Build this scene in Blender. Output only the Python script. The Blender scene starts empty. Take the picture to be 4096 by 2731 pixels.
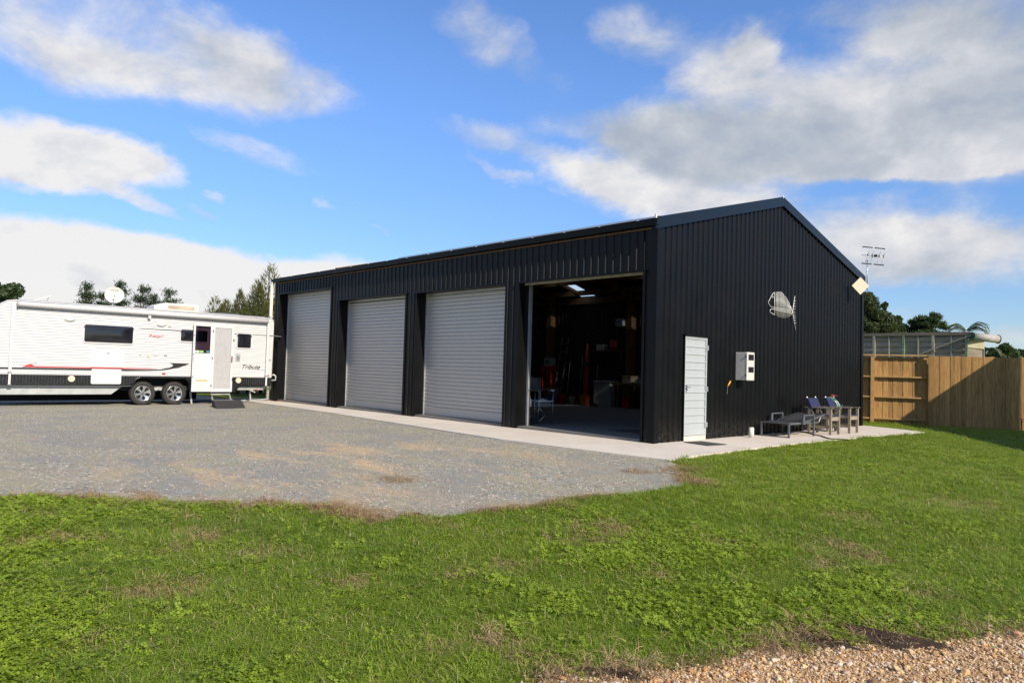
import bpy, math, random
import numpy as np
from mathutils import Vector, Matrix

random.seed(7)
RNG = np.random.default_rng(7)
R = math.radians
SC = bpy.context.scene
COL = SC.collection

# ------------------------------------------------------------------ camera
CAM = np.array([7.8845, -11.2237, 1.3054])
ROT = np.array([[0.69026334, 0.72300477, 0.02829529],
                [0.00881033, -0.04750133, 0.99883232],
                [-0.72350459, 0.68920804, 0.03915834]])   # right, up, forward
cd = bpy.data.cameras.new('camera')
cd.sensor_fit = 'HORIZONTAL'; cd.sensor_width = 36.0; cd.lens = 25.198
cd.clip_start = 0.05; cd.clip_end = 6000
cam = bpy.data.objects.new('camera', cd); COL.objects.link(cam)
m = Matrix.Identity(4)
for i in range(3):
    m[i][0] = ROT[0][i]; m[i][1] = ROT[1][i]; m[i][2] = -ROT[2][i]; m[i][3] = CAM[i]
cam.matrix_world = m
SC.camera = cam

# ------------------------------------------------------------------ sun + exposure
SUN_EL = R(32.0)
SUN_A = R(6.0)                                   # towards -Y from +X
SUN_DIR = Vector((math.cos(SUN_EL) * math.cos(SUN_A), -math.cos(SUN_EL) * math.sin(SUN_A), math.sin(SUN_EL)))
sl = bpy.data.lights.new('sun', 'SUN'); sl.energy = 5.0; sl.angle = R(0.55); sl.color = (1.0, 0.89, 0.73)
sun = bpy.data.objects.new('sun', sl); COL.objects.link(sun)
sun.rotation_euler = SUN_DIR.to_track_quat('Z', 'Y').to_euler()
sun.location = (30, -5, 30)
SC.view_settings.view_transform = 'Standard'
SC.view_settings.look = 'None'
EXPO = 0.36
SC.view_settings.exposure = EXPO
SC.view_settings.gamma = 1.0
SC.cycles.max_bounces = 8
SC.cycles.transparent_max_bounces = 12
SC.cycles.sample_clamp_indirect = 6.0

# ------------------------------------------------------------------ node helpers
class NT:
    def __init__(s, tree): s.t = tree; s.n = tree.nodes; s.l = tree.links
    def node(s, typ, **kw):
        n = s.n.new(typ)
        for k, v in kw.items(): setattr(n, k, v)
        return n
    def put(s, sock, v):
        if isinstance(v, bpy.types.NodeSocket): s.l.new(v, sock)
        elif v is not None: sock.default_value = v
    def math(s, op, a, b=None, c=None, clamp=False):
        n = s.node('ShaderNodeMath', operation=op, use_clamp=clamp)
        s.put(n.inputs[0], a)
        if b is not None: s.put(n.inputs[1], b)
        if c is not None: s.put(n.inputs[2], c)
        return n.outputs[0]
    def vmath(s, op, a, b=None):
        n = s.node('ShaderNodeVectorMath', operation=op); s.put(n.inputs[0], a)
        if b is not None: s.put(n.inputs[1], b)
        return n
    def noise(s, vec, scale, detail=3, rough=.5, dist=0.0):
        n = s.node('ShaderNodeTexNoise'); s.put(n.inputs['Vector'], vec)
        n.inputs['Scale'].default_value = scale; n.inputs['Detail'].default_value = detail
        n.inputs['Roughness'].default_value = rough; n.inputs['Distortion'].default_value = dist
        return n
    def mr(s, v, a, b, c=0., d=1., smooth=True):
        n = s.node('ShaderNodeMapRange', interpolation_type='SMOOTHSTEP' if smooth else 'LINEAR')
        s.put(n.inputs['Value'], v)
        for k, x in zip(('From Min', 'From Max', 'To Min', 'To Max'), (a, b, c, d)): s.put(n.inputs[k], x)
        return n.outputs['Result']
    def mix(s, f, a, b, blend='MIX'):
        n = s.node('ShaderNodeMix', data_type='RGBA', blend_type=blend)
        s.put(n.inputs[0], f)
        for sock, v in ((n.inputs[6], a), (n.inputs[7], b)):
            if isinstance(v, (tuple, list)): v = tuple(v) + (1.,) if len(v) == 3 else tuple(v)
            s.put(sock, v)
        return n.outputs[2]

# ------------------------------------------------------------------ world: Nishita sky with cloud layers
def pix_azel(x, y):
    d = np.array([(x - 2048) / 2866.99, -(y - 1365.5) / 2866.99, 1.0]) @ ROT
    d /= np.linalg.norm(d)
    return math.degrees(math.atan2(d[1], d[0])), math.degrees(math.asin(d[2]))

world = bpy.data.worlds.new('World'); SC.world = world; world.use_nodes = True
w = NT(world.node_tree); w.n.clear()
SKY_STRENGTH = 0.15
world.cycles.sampling_method = 'MANUAL'; world.cycles.sample_map_resolution = 256
sky = w.node('ShaderNodeTexSky', sky_type='NISHITA')
sky.sun_disc = False; sky.sun_elevation = SUN_EL
sky.sun_rotation = math.atan2(SUN_DIR.x, SUN_DIR.y)
sky.air_density = 1.0; sky.dust_density = 0.0; sky.ozone_density = 2.0; sky.altitude = 50
tc = w.node('ShaderNodeTexCoord')
sx = w.node('ShaderNodeSeparateXYZ'); w.l.new(tc.outputs['Generated'], sx.inputs[0])
az = w.math('MULTIPLY', w.math('ARCTAN2', sx.outputs[1], sx.outputs[0]), 180 / math.pi)
el = w.math('MULTIPLY', w.math('ARCSINE', w.math('MINIMUM', w.math('MAXIMUM', sx.outputs[2], -1.), 1.)), 180 / math.pi)
cb = w.node('ShaderNodeCombineXYZ'); w.put(cb.inputs[0], az); w.put(cb.inputs[1], el)
# noise domain: direction stretched so that clouds lie flat near the horizon
st = w.node('ShaderNodeMapping'); w.put(st.inputs['Vector'], tc.outputs['Generated']); st.inputs['Scale'].default_value = (1, 1, 1.7)
nz_w = w.noise(st.outputs[0], 5.0, 9, .62)
nz_f = w.noise(st.outputs[0], 7.5, 10, .60, .25)
nz_b = w.noise(st.outputs[0], 2.2, 2, .5)
off = w.vmath('SUBTRACT', nz_w.outputs['Color'], (.5, .5, .5))
offs = w.vmath('MULTIPLY', off.outputs[0], (9., 4.5, 0.))
pos = w.vmath('ADD', cb.outputs[0], offs.outputs[0]).outputs[0]
# blobs: pixel centre, half sizes (px), tilt deg, weight, brightness, where the photograph's clouds stand
BLOBS = [
 (420, 120, 900, 240, -6, .74, .70), (1120, 270, 480, 130, -12, .66, .72), (650, 310, 700, 100, -4, .45, .72),
 (160, 580, 470, 135, -6, 1.3, .98), (460, 630, 230, 90, -14, 1.0, .95), (90, 700, 330, 55, 0, .8, .72),
 (200, 1090, 900, 160, -6, 1.5, 1.06), (900, 1130, 850, 130, -8, 1.4, 1.04), (400, 1240, 1500, 150, 0, 1.4, .98), (1450, 1120, 420, 80, -8, 1.0, .98),
 (590, 830, 180, 34, -18, .75, .8), (830, 862, 110, 26, -12, .7, .8), (1080, 640, 320, 55, -10, .5, .7), (890, 795, 70, 24, 0, .6, .8), (1350, 832, 80, 24, -20, .55, .75), (1530, 960, 60, 18, -20, .5, .6),
 (2950, 330, 300, 190, 10, 1.0, .60), (3050, 210, 130, 90, 20, .7, .75), (3380, 420, 260, 140, -10, .95, .78), (3470, 560, 420, 150, -6, 1.05, .7),
 (2700, 540, 700, 100, -4, .85, .50), (3300, 620, 900, 120, -3, 1.1, .60), (2780, 640, 420, 90, -4, .8, .40), (3950, 520, 330, 210, 0, 1.0, .60), (3900, 660, 500, 60, -2, .9, .78),
 (3920, 180, 420, 260, -10, 1.0, .44), (3650, 80, 300, 110, -8, .6, .5),
 (3300, 480, 1500, 420, -4, .22, .62), (2350, 730, 340, 100, -8, .85, .88), (2600, 800, 460, 110, -4, .9, .82), (2900, 800, 300, 110, 0, .7, .6), (1960, 560, 330, 70, -18, .55, .55), (1980, 690, 160, 34, -35, .55, .72),
 (1920, 110, 220, 170, -30, .5, .55), (2560, 110, 300, 130, -20, .55, .55), (3250, 60, 300, 60, 0, .4, .5), (2150, 330, 160, 150, -40, .3, .5),
 (3460, 900, 520, 110, -4, .8, .76), (3560, 1020, 520, 120, 0, .8, .72), (3900, 1060, 460, 130, 0, .8, .70), (3960, 1330, 500, 60, 0, .7, .62), (3620, 1240, 280, 50, 0, .45, .6),
]
dens = None; bsum = None
for (bx_, by_, hw, hh, tilt, wt, br) in BLOBS:
    if bx_ > 2600: br -= .06; wt *= .84
    a0, e0 = pix_azel(bx_, by_)
    mp = w.node('ShaderNodeMapping', vector_type='TEXTURE')
    w.put(mp.inputs['Vector'], pos)
    mp.inputs['Location'].default_value = (a0, e0, 0)
    mp.inputs['Rotation'].default_value = (0, 0, -R(tilt))
    mp.inputs['Scale'].default_value = (hw / 50 * 1.25, hh / 50 * 1.25, 1)
    ln = w.vmath('LENGTH', mp.outputs[0]).outputs['Value']
    v = w.mr(ln, 1.0, 0.15, 0.0, wt)
    vb = w.math('MULTIPLY', v, br)
    dens = v if dens is None else w.math('ADD', dens, v)
    bsum = vb if bsum is None else w.math('ADD', bsum, vb)
# open sky everywhere else: broken cloud of the same kind
inview = w.math('MULTIPLY', w.mr(az, 90., 98.), w.mr(az, 183., 175.))
inview = w.math('MULTIPLY', inview, w.mr(el, 36., 30.))
rest = w.math('MULTIPLY', w.math('SUBTRACT', 1., inview), w.mr(nz_b.outputs['Fac'], .48, .62, 0., .8))
dens = w.math('ADD', dens, rest); bsum = w.math('ADD', bsum, w.math('MULTIPLY', rest, .68))
bright = w.math('DIVIDE', bsum, w.math('MAXIMUM', dens, .02))
fb = w.math('SUBTRACT', nz_f.outputs['Fac'], .5)
D = w.math('ADD', w.math('MINIMUM', dens, 1.35), w.math('MULTIPLY', fb, 1.45))
D = w.math('MULTIPLY', D, w.mr(dens, 0.0, .25))
alpha = w.mr(D, .16, 1.12, 0., .95)
# sunlit side of the billows: noise sampled a little towards the sun
sh = w.vmath('ADD', st.outputs[0], tuple((Vector((SUN_DIR.x * -.0 + .03, -.02, .05))))).outputs[0]
nz_s = w.noise(sh, 7.5, 8, .60, .25)
relief = w.math('MULTIPLY', w.math('SUBTRACT', nz_f.outputs['Fac'], nz_s.outputs['Fac']), 1.25)
thick = w.mr(D, .9, 2.0, 0., .10)
lum = w.math('ADD', w.math('SUBTRACT', w.math('ADD', bright, .07), thick), relief)
ramp = w.node('ShaderNodeValToRGB')
w.put(ramp.inputs[0], lum)
cr = ramp.color_ramp
cr.elements[0].position = .30; cr.elements[0].color = (.42, .47, .55, 1)
cr.elements[1].position = 1.0; cr.elements[1].color = (.90, .88, .86, 1)
e = cr.elements.new(.52); e.color = (.53, .565, .615, 1)
e = cr.elements.new(.72); e.color = (.67, .68, .72, 1)
cloud = w.vmath('SCALE', ramp.outputs[0]); cloud.inputs['Scale'].default_value = 1.0 / SKY_STRENGTH / 2 ** EXPO
skycol = w.node('ShaderNodeHueSaturation'); skycol.inputs['Saturation'].default_value = 1.05; skycol.inputs['Value'].default_value = 0.92
tint = w.vmath('MULTIPLY', sky.outputs[0], (.76, .87, 1.10)); fade = w.vmath('SCALE', tint.outputs[0]); w.put(fade.inputs['Scale'], w.mr(el, 0., 24., .66, 1.06)); w.put(skycol.inputs['Color'], fade.outputs[0])
mixc = w.mix(alpha, skycol.outputs[0], cloud.outputs[0])
bg = w.node('ShaderNodeBackground'); w.put(bg.inputs['Color'], mixc); bg.inputs['Strength'].default_value = SKY_STRENGTH
ow = w.node('ShaderNodeOutputWorld'); w.l.new(bg.outputs[0], ow.inputs[0])

# ------------------------------------------------------------------ materials
def newmat(name):
    mt = bpy.data.materials.new(name); mt.use_nodes = True
    t = NT(mt.node_tree); b = t.n['Principled BSDF']
    return mt, t, b

def pm(name, col, rough=.6, metal=0., var=.12, scale=6., bump=0., bscale=60., spec=.5, rnd=0., stretch=None, emit=None, coat=0.):
    mt, t, b = newmat(name)
    tcn = t.node('ShaderNodeTexCoord'); vec = tcn.outputs['Object']
    if stretch:
        mp = t.node('ShaderNodeMapping'); t.put(mp.inputs['Vector'], vec); mp.inputs['Scale'].default_value = stretch; vec = mp.outputs[0]
    nz = t.noise(vec, scale, 5, .6)
    f = t.mr(nz.outputs['Fac'], .25, .75, 1 - var, 1 + var, False)
    if rnd:
        oi = t.node('ShaderNodeObjectInfo')
        f = t.math('MULTIPLY', f, t.mr(oi.outputs['Random'], 0., 1., 1 - rnd, 1 + rnd, False))
    cs = t.vmath('SCALE', tuple(col)); t.put(cs.inputs['Scale'], f)
    t.put(b.inputs['Base Color'], cs.outputs[0])
    b.inputs['Roughness'].default_value = rough; b.inputs['Metallic'].default_value = metal
    b.inputs['Specular IOR Level'].default_value = spec
    if coat: b.inputs['Coat Weight'].default_value = coat
    rr = t.mr(nz.outputs['Fac'], .3, .7, max(.02, rough - .08), min(1, rough + .08), False); t.put(b.inputs['Roughness'], rr)
    if bump:
        n2 = t.noise(vec, bscale, 4, .6)
        bp = t.node('ShaderNodeBump'); bp.inputs['Strength'].default_value = bump; bp.inputs['Distance'].default_value = .01
        t.put(bp.inputs['Height'], n2.outputs['Fac']); t.l.new(bp.outputs[0], b.inputs['Normal'])
    return mt

M = {}
M['black'] = pm('black_steel', (.0036, .0037, .0038), .43, 0, .18, 1.5, .04, 3, .22)
def dusty(mt):
    t = NT(mt.node_tree); b = t.n['Principled BSDF']; old = b.inputs['Base Color'].links[0].from_socket
    g = t.node('ShaderNodeNewGeometry'); sp = t.node('ShaderNodeSeparateXYZ'); t.put(sp.inputs[0], g.outputs['Position'])
    mp = t.node('ShaderNodeMapping'); t.put(mp.inputs['Vector'], g.outputs['Position']); mp.inputs['Scale'].default_value = (1, 1, .18)
    n = t.noise(mp.outputs[0], 5., 6, .7); n2 = t.noise(g.outputs['Position'], 16., 5, .7)
    f = t.math('MULTIPLY', t.mr(sp.outputs[2], .55, .0, 0., 1.), t.mr(n2.outputs['Fac'], .42, .7, 0., .5))
    f = t.math('MAXIMUM', f, t.mr(n.outputs['Fac'], .55, .8, 0., .05))
    t.put(b.inputs['Base Color'], t.mix(f, old, (.07, .062, .05)))
dusty(M['black'])
M['trim'] = pm('black_trim', (.0042, .0044, .0048), .42, 0, .12, 2, spec=.16)
M['barge'] = pm('barge_steel', (.006, .010, .016), .34, 0, .1, 2, .02, 4, .24)
M['screw'] = pm('screw_paint', (.030, .032, .034), .5, .3, .3, 9)
M['inner'] = pm('inner_dark', (.012, .012, .012), .7, 0, .2, 3)
M['galv'] = pm('galvanised', (.44, .42, .39), .44, .3, .06, 2.2, .05, 5)
M['galvframe'] = pm('galv_frame', (.55, .56, .56), .4, .7, .08, 4)
M['greydoor'] = pm('pale_grey_door', (.365, .395, .405), .42, 0., .05, 3)
M['chrome'] = pm('chrome', (.7, .7, .7), .15, 1, .04, 4)
M['white'] = pm('white_plastic', (.62, .61, .57), .35, 0, .03, 5)
M['cream'] = pm('cream_plastic', (.60, .53, .38), .45, 0, .04, 5)
M['boxgrey'] = pm('box_paint', (.54, .525, .475), .4, 0, .03, 6)
M['dpipe'] = pm('pvc_pipe', (.60, .57, .48), .35, 0, .04, 3)
M['wire'] = pm('white_wire', (.80, .79, .72), .35, .1, .05, 20)
M['concrete'] = None
M['rubber'] = pm('rubber', (.022, .02, .019), .75, 0, .25, 20, .2, 90)
M['darkmat'] = pm('mat_weave', (.045, .045, .045), .95, 0, .3, 60, .4, 200)
M['alum'] = pm('aluminium', (.55, .55, .55), .3, .9, .06, 8)
M['alloy'] = pm('alloy_rim', (.62, .63, .65), .22, .9, .05, 10)
M['dkgrey'] = pm('grey_frame_paint', (.11, .12, .13), .45, .2, .1, 10)
M['sling'] = pm('sling_mesh', (.03, .031, .033), .7, 0, .2, 80, .3, 300)
M['blue'] = pm('navy_canvas', (.012, .017, .065), .85, 0, .15, 30, .2, 250)
M['teak'] = pm('weathered_teak', (.30, .245, .18), .75, 0, .3, 9, .25, 60, .3, .1, (1, 1, 6))
M['green'] = pm('green_hose', (.03, .20, .12), .45, 0, .1, 20)
M['red'] = pm('red_plastic', (.35, .012, .008), .4, 0, .1, 8)
M['orange'] = pm('orange_plastic', (.42, .08, .01), .5, 0, .1, 8)
M['yellow'] = pm('yellow_plastic', (.75, .36, .01), .4, 0, .05, 8)
M['bluehose'] = pm('blue_hose', (.05, .18, .55), .4, 0, .1, 20)
M['ltblue'] = pm('white_hose', (.62, .68, .66), .4, 0, .1, 20)
M['timber'] = pm('rough_timber', (.125, .064, .028), .8, 0, .3, 5, .2, 60, .3, .12, (1, 1, .3))
M['cvwhite'] = pm('caravan_aluminium', (.555, .55, .55), .38, 0, .03, 3)
M['cvdoor'] = pm('caravan_door_skin', (.57, .565, .565), .3, 0, .02, 3)
M['cvblack'] = pm('gloss_black', (.010, .010, .011), .22, 0, .2, 6)
M['tread'] = pm('tread_bar_metal', (.16, .16, .16), .22, .6, .2, 6)
M['glass'] = pm('dark_window', (.012, .012, .016), .07, 0, .3, 3, .03, 2.5, .6)
M['tint'] = pm('tinted_film', (.16, .12, .15), .12, 0, .1, 3)
M['cvcream'] = pm('roof_plastic', (.60, .575, .50), .4, 0, .04, 5)
M['swblack'] = pm('decal_black', (.016, .016, .016), .4, 0, .05, 5)
M['swred'] = pm('decal_red', (.55, .02, .025), .4, 0, .05, 5)
M['swgrey'] = pm('decal_grey', (.33, .34, .35), .4, 0, .1, 8)
M['redlens'] = pm('red_lens', (.45, .03, .015), .2, 0, .1, 8)
M['lens'] = pm('lamp_lens', (.60, .60, .58), .2, 0, .1, 8)
M['under'] = pm('under_floor', (.012, .012, .012), .8, 0, .2, 4)
M['rail'] = pm('chassis_rail', (.42, .43, .42), .45, .4, .12, 4)
M['sticker'] = pm('stickers_green', (.25, .50, .12), .5)
M['teal'] = pm('stickers_teal', (.03, .22, .26), .5)
M['tape'] = pm('amber_tape', (.65, .36, .10), .5)
M['panelpv'] = pm('solar_cell', (.02, .03, .07), .12, .2, .1, 3)
M['freezer'] = pm('freezer_white', (.30, .30, .28), .5)
M['cloth'] = pm('white_cloth', (.62, .60, .58), .9, 0, .1, 20, .4, 40)
M['tub'] = pm('grey_tub', (.20, .20, .20), .5, 0, .15, 20)
M['canvas'] = pm('charcoal_canvas', (.05, .055, .06), .8, 0, .15, 20)
M['steeltube'] = pm('steel_tube', (.35, .36, .36), .3, .9, .06, 10)
M['paling'] = pm('treated_pine', (.36, .22, .085), .75, 0, .30, 4.5, .25, 70, .25, .16, (1.6, 1.6, .22))
M['failrail'] = pm('pine_rail', (.42, .26, .11), .78, 0, .25, 5, .2, 60, .25, .08)
M['oldtimber'] = pm('old_beam', (.21, .17, .13), .85, 0, .3, 6, .3, 60, .2)
M['slatgrey'] = pm('weathered_slat', (.33, .275, .20), .9, 0, .35, 2.5, .15, 30, .1, .1, (.7, .7, 2.))
M['postgreen'] = pm('green_paint_post', (.17, .25, .15), .7, 0, .3, 6)
M['postpale'] = pm('pale_post', (.34, .32, .25), .75, 0, .3, 6)
M['drum'] = pm('green_drum', (.055, .10, .045), .6, 0, .25, 12)
M['tarp'] = pm('cream_tarp', (.52, .46, .28), .8, 0, .25, 5)
M['rollgrey'] = pm('grey_roll', (.34, .32, .29), .7, 0, .2, 6)
M['house'] = pm('house_wall', (.6, .57, .5), .8, 0, .06, 3, .1, 40)
M['houseroof'] = pm('house_roof', (.10, .10, .11), .6, 0, .1, 3)
M['bark'] = pm('bark', (.09, .07, .05), .9, 0, .3, 10, .5, 30, .2)

def concrete():
    mt, t, b = newmat('concrete')
    g = t.node('ShaderNodeNewGeometry'); P = g.outputs['Position']
    n1 = t.noise(P, .9, 5, .6); n2 = t.noise(P, 6, 6, .65); n3 = t.noise(P, 90, 3, .6)
    c = t.mix(t.mr(n1.outputs['Fac'], .35, .7), (.62, .55, .455), (.54, .475, .39))
    c = t.mix(t.mr(n2.outputs['Fac'], .52, .75, 0, .35), c, (.42, .37, .31))
    c = t.mix(t.math('MULTIPLY', n3.outputs['Fac'], .18), c, (.70, .66, .60))
    t.put(b.inputs['Base Color'], c); b.inputs['Roughness'].default_value = .85
    bp = t.node('ShaderNodeBump'); bp.inputs['Strength'].default_value = .15; bp.inputs['Distance'].default_value = .01
    t.put(bp.inputs['Height'], n3.outputs['Fac']); t.l.new(bp.outputs[0], b.inputs['Normal'])
    return mt
M['concrete'] = concrete()

def paling_mat():
    mt, t, b = newmat('treated_pine_boards')
    tcn = t.node('ShaderNodeTexCoord'); oi = t.node('ShaderNodeObjectInfo')
    sh = t.node('ShaderNodeCombineXYZ'); t.put(sh.inputs[0], t.math('MULTIPLY', oi.outputs['Random'], 37.)); t.put(sh.inputs[2], t.math('MULTIPLY', oi.outputs['Random'], 91.))
    v0 = t.vmath('ADD', tcn.outputs['Object'], sh.outputs[0]).outputs[0]
    mp = t.node('ShaderNodeMapping'); t.put(mp.inputs['Vector'], v0); mp.inputs['Scale'].default_value = (9, 9, .8)
    kn = t.node('ShaderNodeTexVoronoi'); m2 = t.node('ShaderNodeMapping'); t.put(m2.inputs['Vector'], v0); m2.inputs['Scale'].default_value = (6.5, .01, 2.6); t.put(kn.inputs['Vector'], m2.outputs[0]); kn.inputs['Scale'].default_value = 1.0
    knot = t.mr(kn.outputs['Distance'], .05, .16, 1., 0.)
    gr = t.noise(mp.outputs[0], 2.2, 6, .65, 1.2)
    c = t.mix(t.mr(gr.outputs['Fac'], .35, .68), (.45, .262, .095), (.28, .152, .050))
    c = t.mix(t.math('MULTIPLY', knot, .7), c, (.13, .065, .025))
    c2 = t.vmath('SCALE', c); t.put(c2.inputs['Scale'], t.mr(oi.outputs['Random'], 0., 1., .78, 1.18, False))
    st_ = t.noise(tcn.outputs['Object'], 1.3, 4, .6); c3 = t.mix(t.mr(st_.outputs['Fac'], .52, .75, 0., .35), c2.outputs[0], (.27, .19, .09))
    t.put(b.inputs['Base Color'], c3); b.inputs['Roughness'].default_value = .8; b.inputs['Specular IOR Level'].default_value = .25
    bp = t.node('ShaderNodeBump'); bp.inputs['Strength'].default_value = .25; bp.inputs['Distance'].default_value = .006
    t.put(bp.inputs['Height'], gr.outputs['Fac']); t.l.new(bp.outputs[0], b.inputs['Normal'])
    return mt
M['paling'] = paling_mat()


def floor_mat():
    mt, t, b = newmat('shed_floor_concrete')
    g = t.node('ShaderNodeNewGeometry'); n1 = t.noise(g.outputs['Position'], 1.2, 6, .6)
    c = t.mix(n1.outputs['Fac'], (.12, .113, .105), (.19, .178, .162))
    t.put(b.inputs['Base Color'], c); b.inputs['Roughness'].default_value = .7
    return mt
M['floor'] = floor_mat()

def lawn_base():
    mt, t, b = newmat('lawn_soil_thatch')
    g = t.node('ShaderNodeNewGeometry'); P = g.outputs['Position']
    n1 = t.noise(P, .55, 4, .6); n2 = t.noise(P, 5, 6, .7); n3 = t.noise(P, 45, 5, .7)
    c = t.mix(t.mr(n2.outputs['Fac'], .38, .62), (.150, .200, .026), (.200, .225, .040))
    c = t.mix(t.mr(n1.outputs['Fac'], .55, .75, 0, .5), c, (.16, .125, .055))
    c = t.mix(t.mr(n3.outputs['Fac'], .5, .72, 0, .7), c, (.045, .05, .015))
    t.put(b.inputs['Base Color'], c); b.inputs['Roughness'].default_value = .9; b.inputs['Specular IOR Level'].default_value = .2
    bp = t.node('ShaderNodeBump'); bp.inputs['Strength'].default_value = .7; bp.inputs['Distance'].default_value = .03
    t.put(bp.inputs['Height'], n3.outputs['Fac']); t.l.new(bp.outputs[0], b.inputs['Normal'])
    return mt
M['lawn'] = lawn_base()

def field_mat():
    mt, t, b = newmat('far_field')
    g = t.node('ShaderNodeNewGeometry'); P = g.outputs['Position']
    n1 = t.noise(P, .05, 5, .6); n2 = t.noise(P, 2, 6, .7)
    c = t.mix(n1.outputs['Fac'], (.06, .10, .025), (.11, .13, .04)); c = t.mix(t.mr(n2.outputs['Fac'], .4, .7, 0, .5), c, (.05, .07, .02))
    t.put(b.inputs['Base Color'], c); b.inputs['Roughness'].default_value = .95
    return mt
M['field'] = field_mat()

def gravel_mat():
    mt, t, b = newmat('grey_gravel')
    g = t.node('ShaderNodeNewGeometry'); P = g.outputs['Position']
    flat = t.node('ShaderNodeMapping'); t.put(flat.inputs['Vector'], P); flat.inputs['Scale'].default_value = (1, 1, 0)
    P = flat.outputs[0]
    vo = t.node('ShaderNodeTexVoronoi'); t.put(vo.inputs['Vector'], P); vo.inputs['Scale'].default_value = 30
    vs = t.node('ShaderNodeTexVoronoi'); t.put(vs.inputs['Vector'], P); vs.inputs['Scale'].default_value = 70
    big = t.noise(P, .42, 5, .62, .4); mid = t.noise(P, 1.7, 6, .65); fin = t.noise(P, 24, 5, .7)
    hs = t.node('ShaderNodeSeparateColor'); t.put(hs.inputs[0], vo.outputs['Color'])
    hs2 = t.node('ShaderNodeSeparateColor'); t.put(hs2.inputs[0], vs.outputs['Color'])
    grey = t.mix(hs.outputs[0], (.135, .131, .110), (.40, .385, .32))
    grey = t.mix(t.mr(hs2.outputs[1], 0., 1., 0., .55), grey, (.285, .268, .212))
    grey = t.mix(t.mr(hs.outputs[1], .90, .95), grey, (.62, .58, .50))           # pale chips
    grey = t.mix(t.mr(hs.outputs[2], .955, .97), grey, (.42, .22, .10))          # rusty chips
    grey = t.mix(t.mr(mid.outputs['Fac'], .40, .60, 0., .7), grey, (.315, .288, .190))   # olive dust
    blu = t.noise(P, .8, 3, .5); grey = t.mix(t.mr(blu.outputs['Fac'], .48, .62, 0., .55), grey, (.225, .222, .215))
    # drifts of ochre sand across the wheel line
    mp = t.node('ShaderNodeMapping'); t.put(mp.inputs['Vector'], P); mp.inputs['Rotation'].default_value = (0, 0, R(-46)); mp.inputs['Scale'].default_value = (.35, 1.0, 1)
    dr = t.noise(mp.outputs[0], 1.25, 6, .7)
    near = t.node('ShaderNodeVectorMath', operation='DISTANCE'); t.put(near.inputs[0], P); near.inputs[1].default_value = (-1.0, -5.7, 0)
    zone = t.mr(near.outputs['Value'], 4.6, .8, 0., 1.)
    sand = t.math('MULTIPLY', t.mr(dr.outputs['Fac'], .49, .60, 0., .85), zone)
    sandc = t.mix(hs.outputs[0], (.42, .29, .15), (.62, .46, .27))
    c = t.mix(sand, grey, sandc)
    c = t.mix(t.mr(fin.outputs['Fac'], .4, .75, 0., .3), c, (.13, .12, .10))
    t.put(b.inputs['Base Color'], c); b.inputs['Roughness'].default_value = .9; b.inputs['Specular IOR Level'].default_value = .3
    bp = t.node('ShaderNodeBump'); bp.inputs['Strength'].default_value = .55; bp.inputs['Distance'].default_value = .012
    hgt_ = t.math('ADD', t.math('MULTIPLY', vo.outputs['Distance'], -.8), fin.outputs['Fac'])
    t.put(bp.inputs['Height'], hgt_); t.l.new(bp.outputs[0], b.inputs['Normal'])
    return mt
M['gravel'] = gravel_mat()

def path_mat():
    mt, t, b = newmat('orange_gravel_bed')
    g = t.node('ShaderNodeNewGeometry'); P = g.outputs['Position']
    n = t.noise(P, 60, 6, .7); n2 = t.noise(P, 4, 5, .6)
    c = t.mix(n.outputs['Fac'], (.30, .19, .09), (.62, .44, .24)); c = t.mix(t.mr(n2.outputs['Fac'], .5, .7, 0, .5), c, (.18, .11, .06))
    t.put(b.inputs['Base Color'], c); b.inputs['Roughness'].default_value = .9
    bp = t.node('ShaderNodeBump'); bp.inputs['Strength'].default_value = .8; bp.inputs['Distance'].default_value = .02
    t.put(bp.inputs['Height'], n.outputs['Fac']); t.l.new(bp.outputs[0], b.inputs['Normal'])
    return mt
M['pathbed'] = path_mat()

def leaf(name, c1, c2, trans=.3, scale=1.2, dry=None, rough=.55, rnd=True):
    mt, t, b = newmat(name)
    g = t.node('ShaderNodeNewGeometry'); n = t.noise(g.outputs['Position'], scale, 4, .6)
    oi = t.node('ShaderNodeObjectInfo')
    f = t.mr(n.outputs['Fac'], .32, .68)
    if rnd: f = t.math('ADD', t.math('MULTIPLY', f, .6), t.math('MULTIPLY', oi.outputs['Random'], .4))
    c = t.mix(f, c1, c2)
    if dry:
        n2 = t.noise(g.outputs['Position'], .9, 5, .65); c = t.mix(t.mr(n2.outputs['Fac'], .56, .74, 0., .38), c, dry)
    t.put(b.inputs['Base Color'], c); b.inputs['Roughness'].default_value = rough; b.inputs['Specular IOR Level'].default_value = .35
    tr = t.node('ShaderNodeBsdfTranslucent'); t.put(tr.inputs['Color'], t.mix(.35, c, (.30, .38, .03)))
    mx = t.node('ShaderNodeMixShader'); mx.inputs[0].default_value = trans
    t.l.new(b.outputs[0], mx.inputs[1]); t.l.new(tr.outputs[0], mx.inputs[2])
    t.l.new(mx.outputs[0], t.n['Material Output'].inputs['Surface'])
    return mt
M['g1'] = leaf('grass_mid', (.195, .290, .022), (.305, .405, .036), .45, .9, (.33, .30, .07))
M['g2'] = leaf('grass_deep', (.135, .225, .018), (.215, .315, .028), .45, .9)
M['g3'] = leaf('grass_straw', (.30, .22, .10), (.42, .33, .17), .2, 2)
M['clover'] = leaf('clover_leaf', (.205, .290, .018), (.295, .395, .032), .42, 1.1)
M['thatch'] = leaf('dead_thatch', (.20, .12, .06), (.36, .25, .14), .1, 2.5, None, .9)
M['soil'] = pm('dark_soil', (.045, .030, .020), .95, 0, .35, 14, .8, 60, .2)
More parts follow.
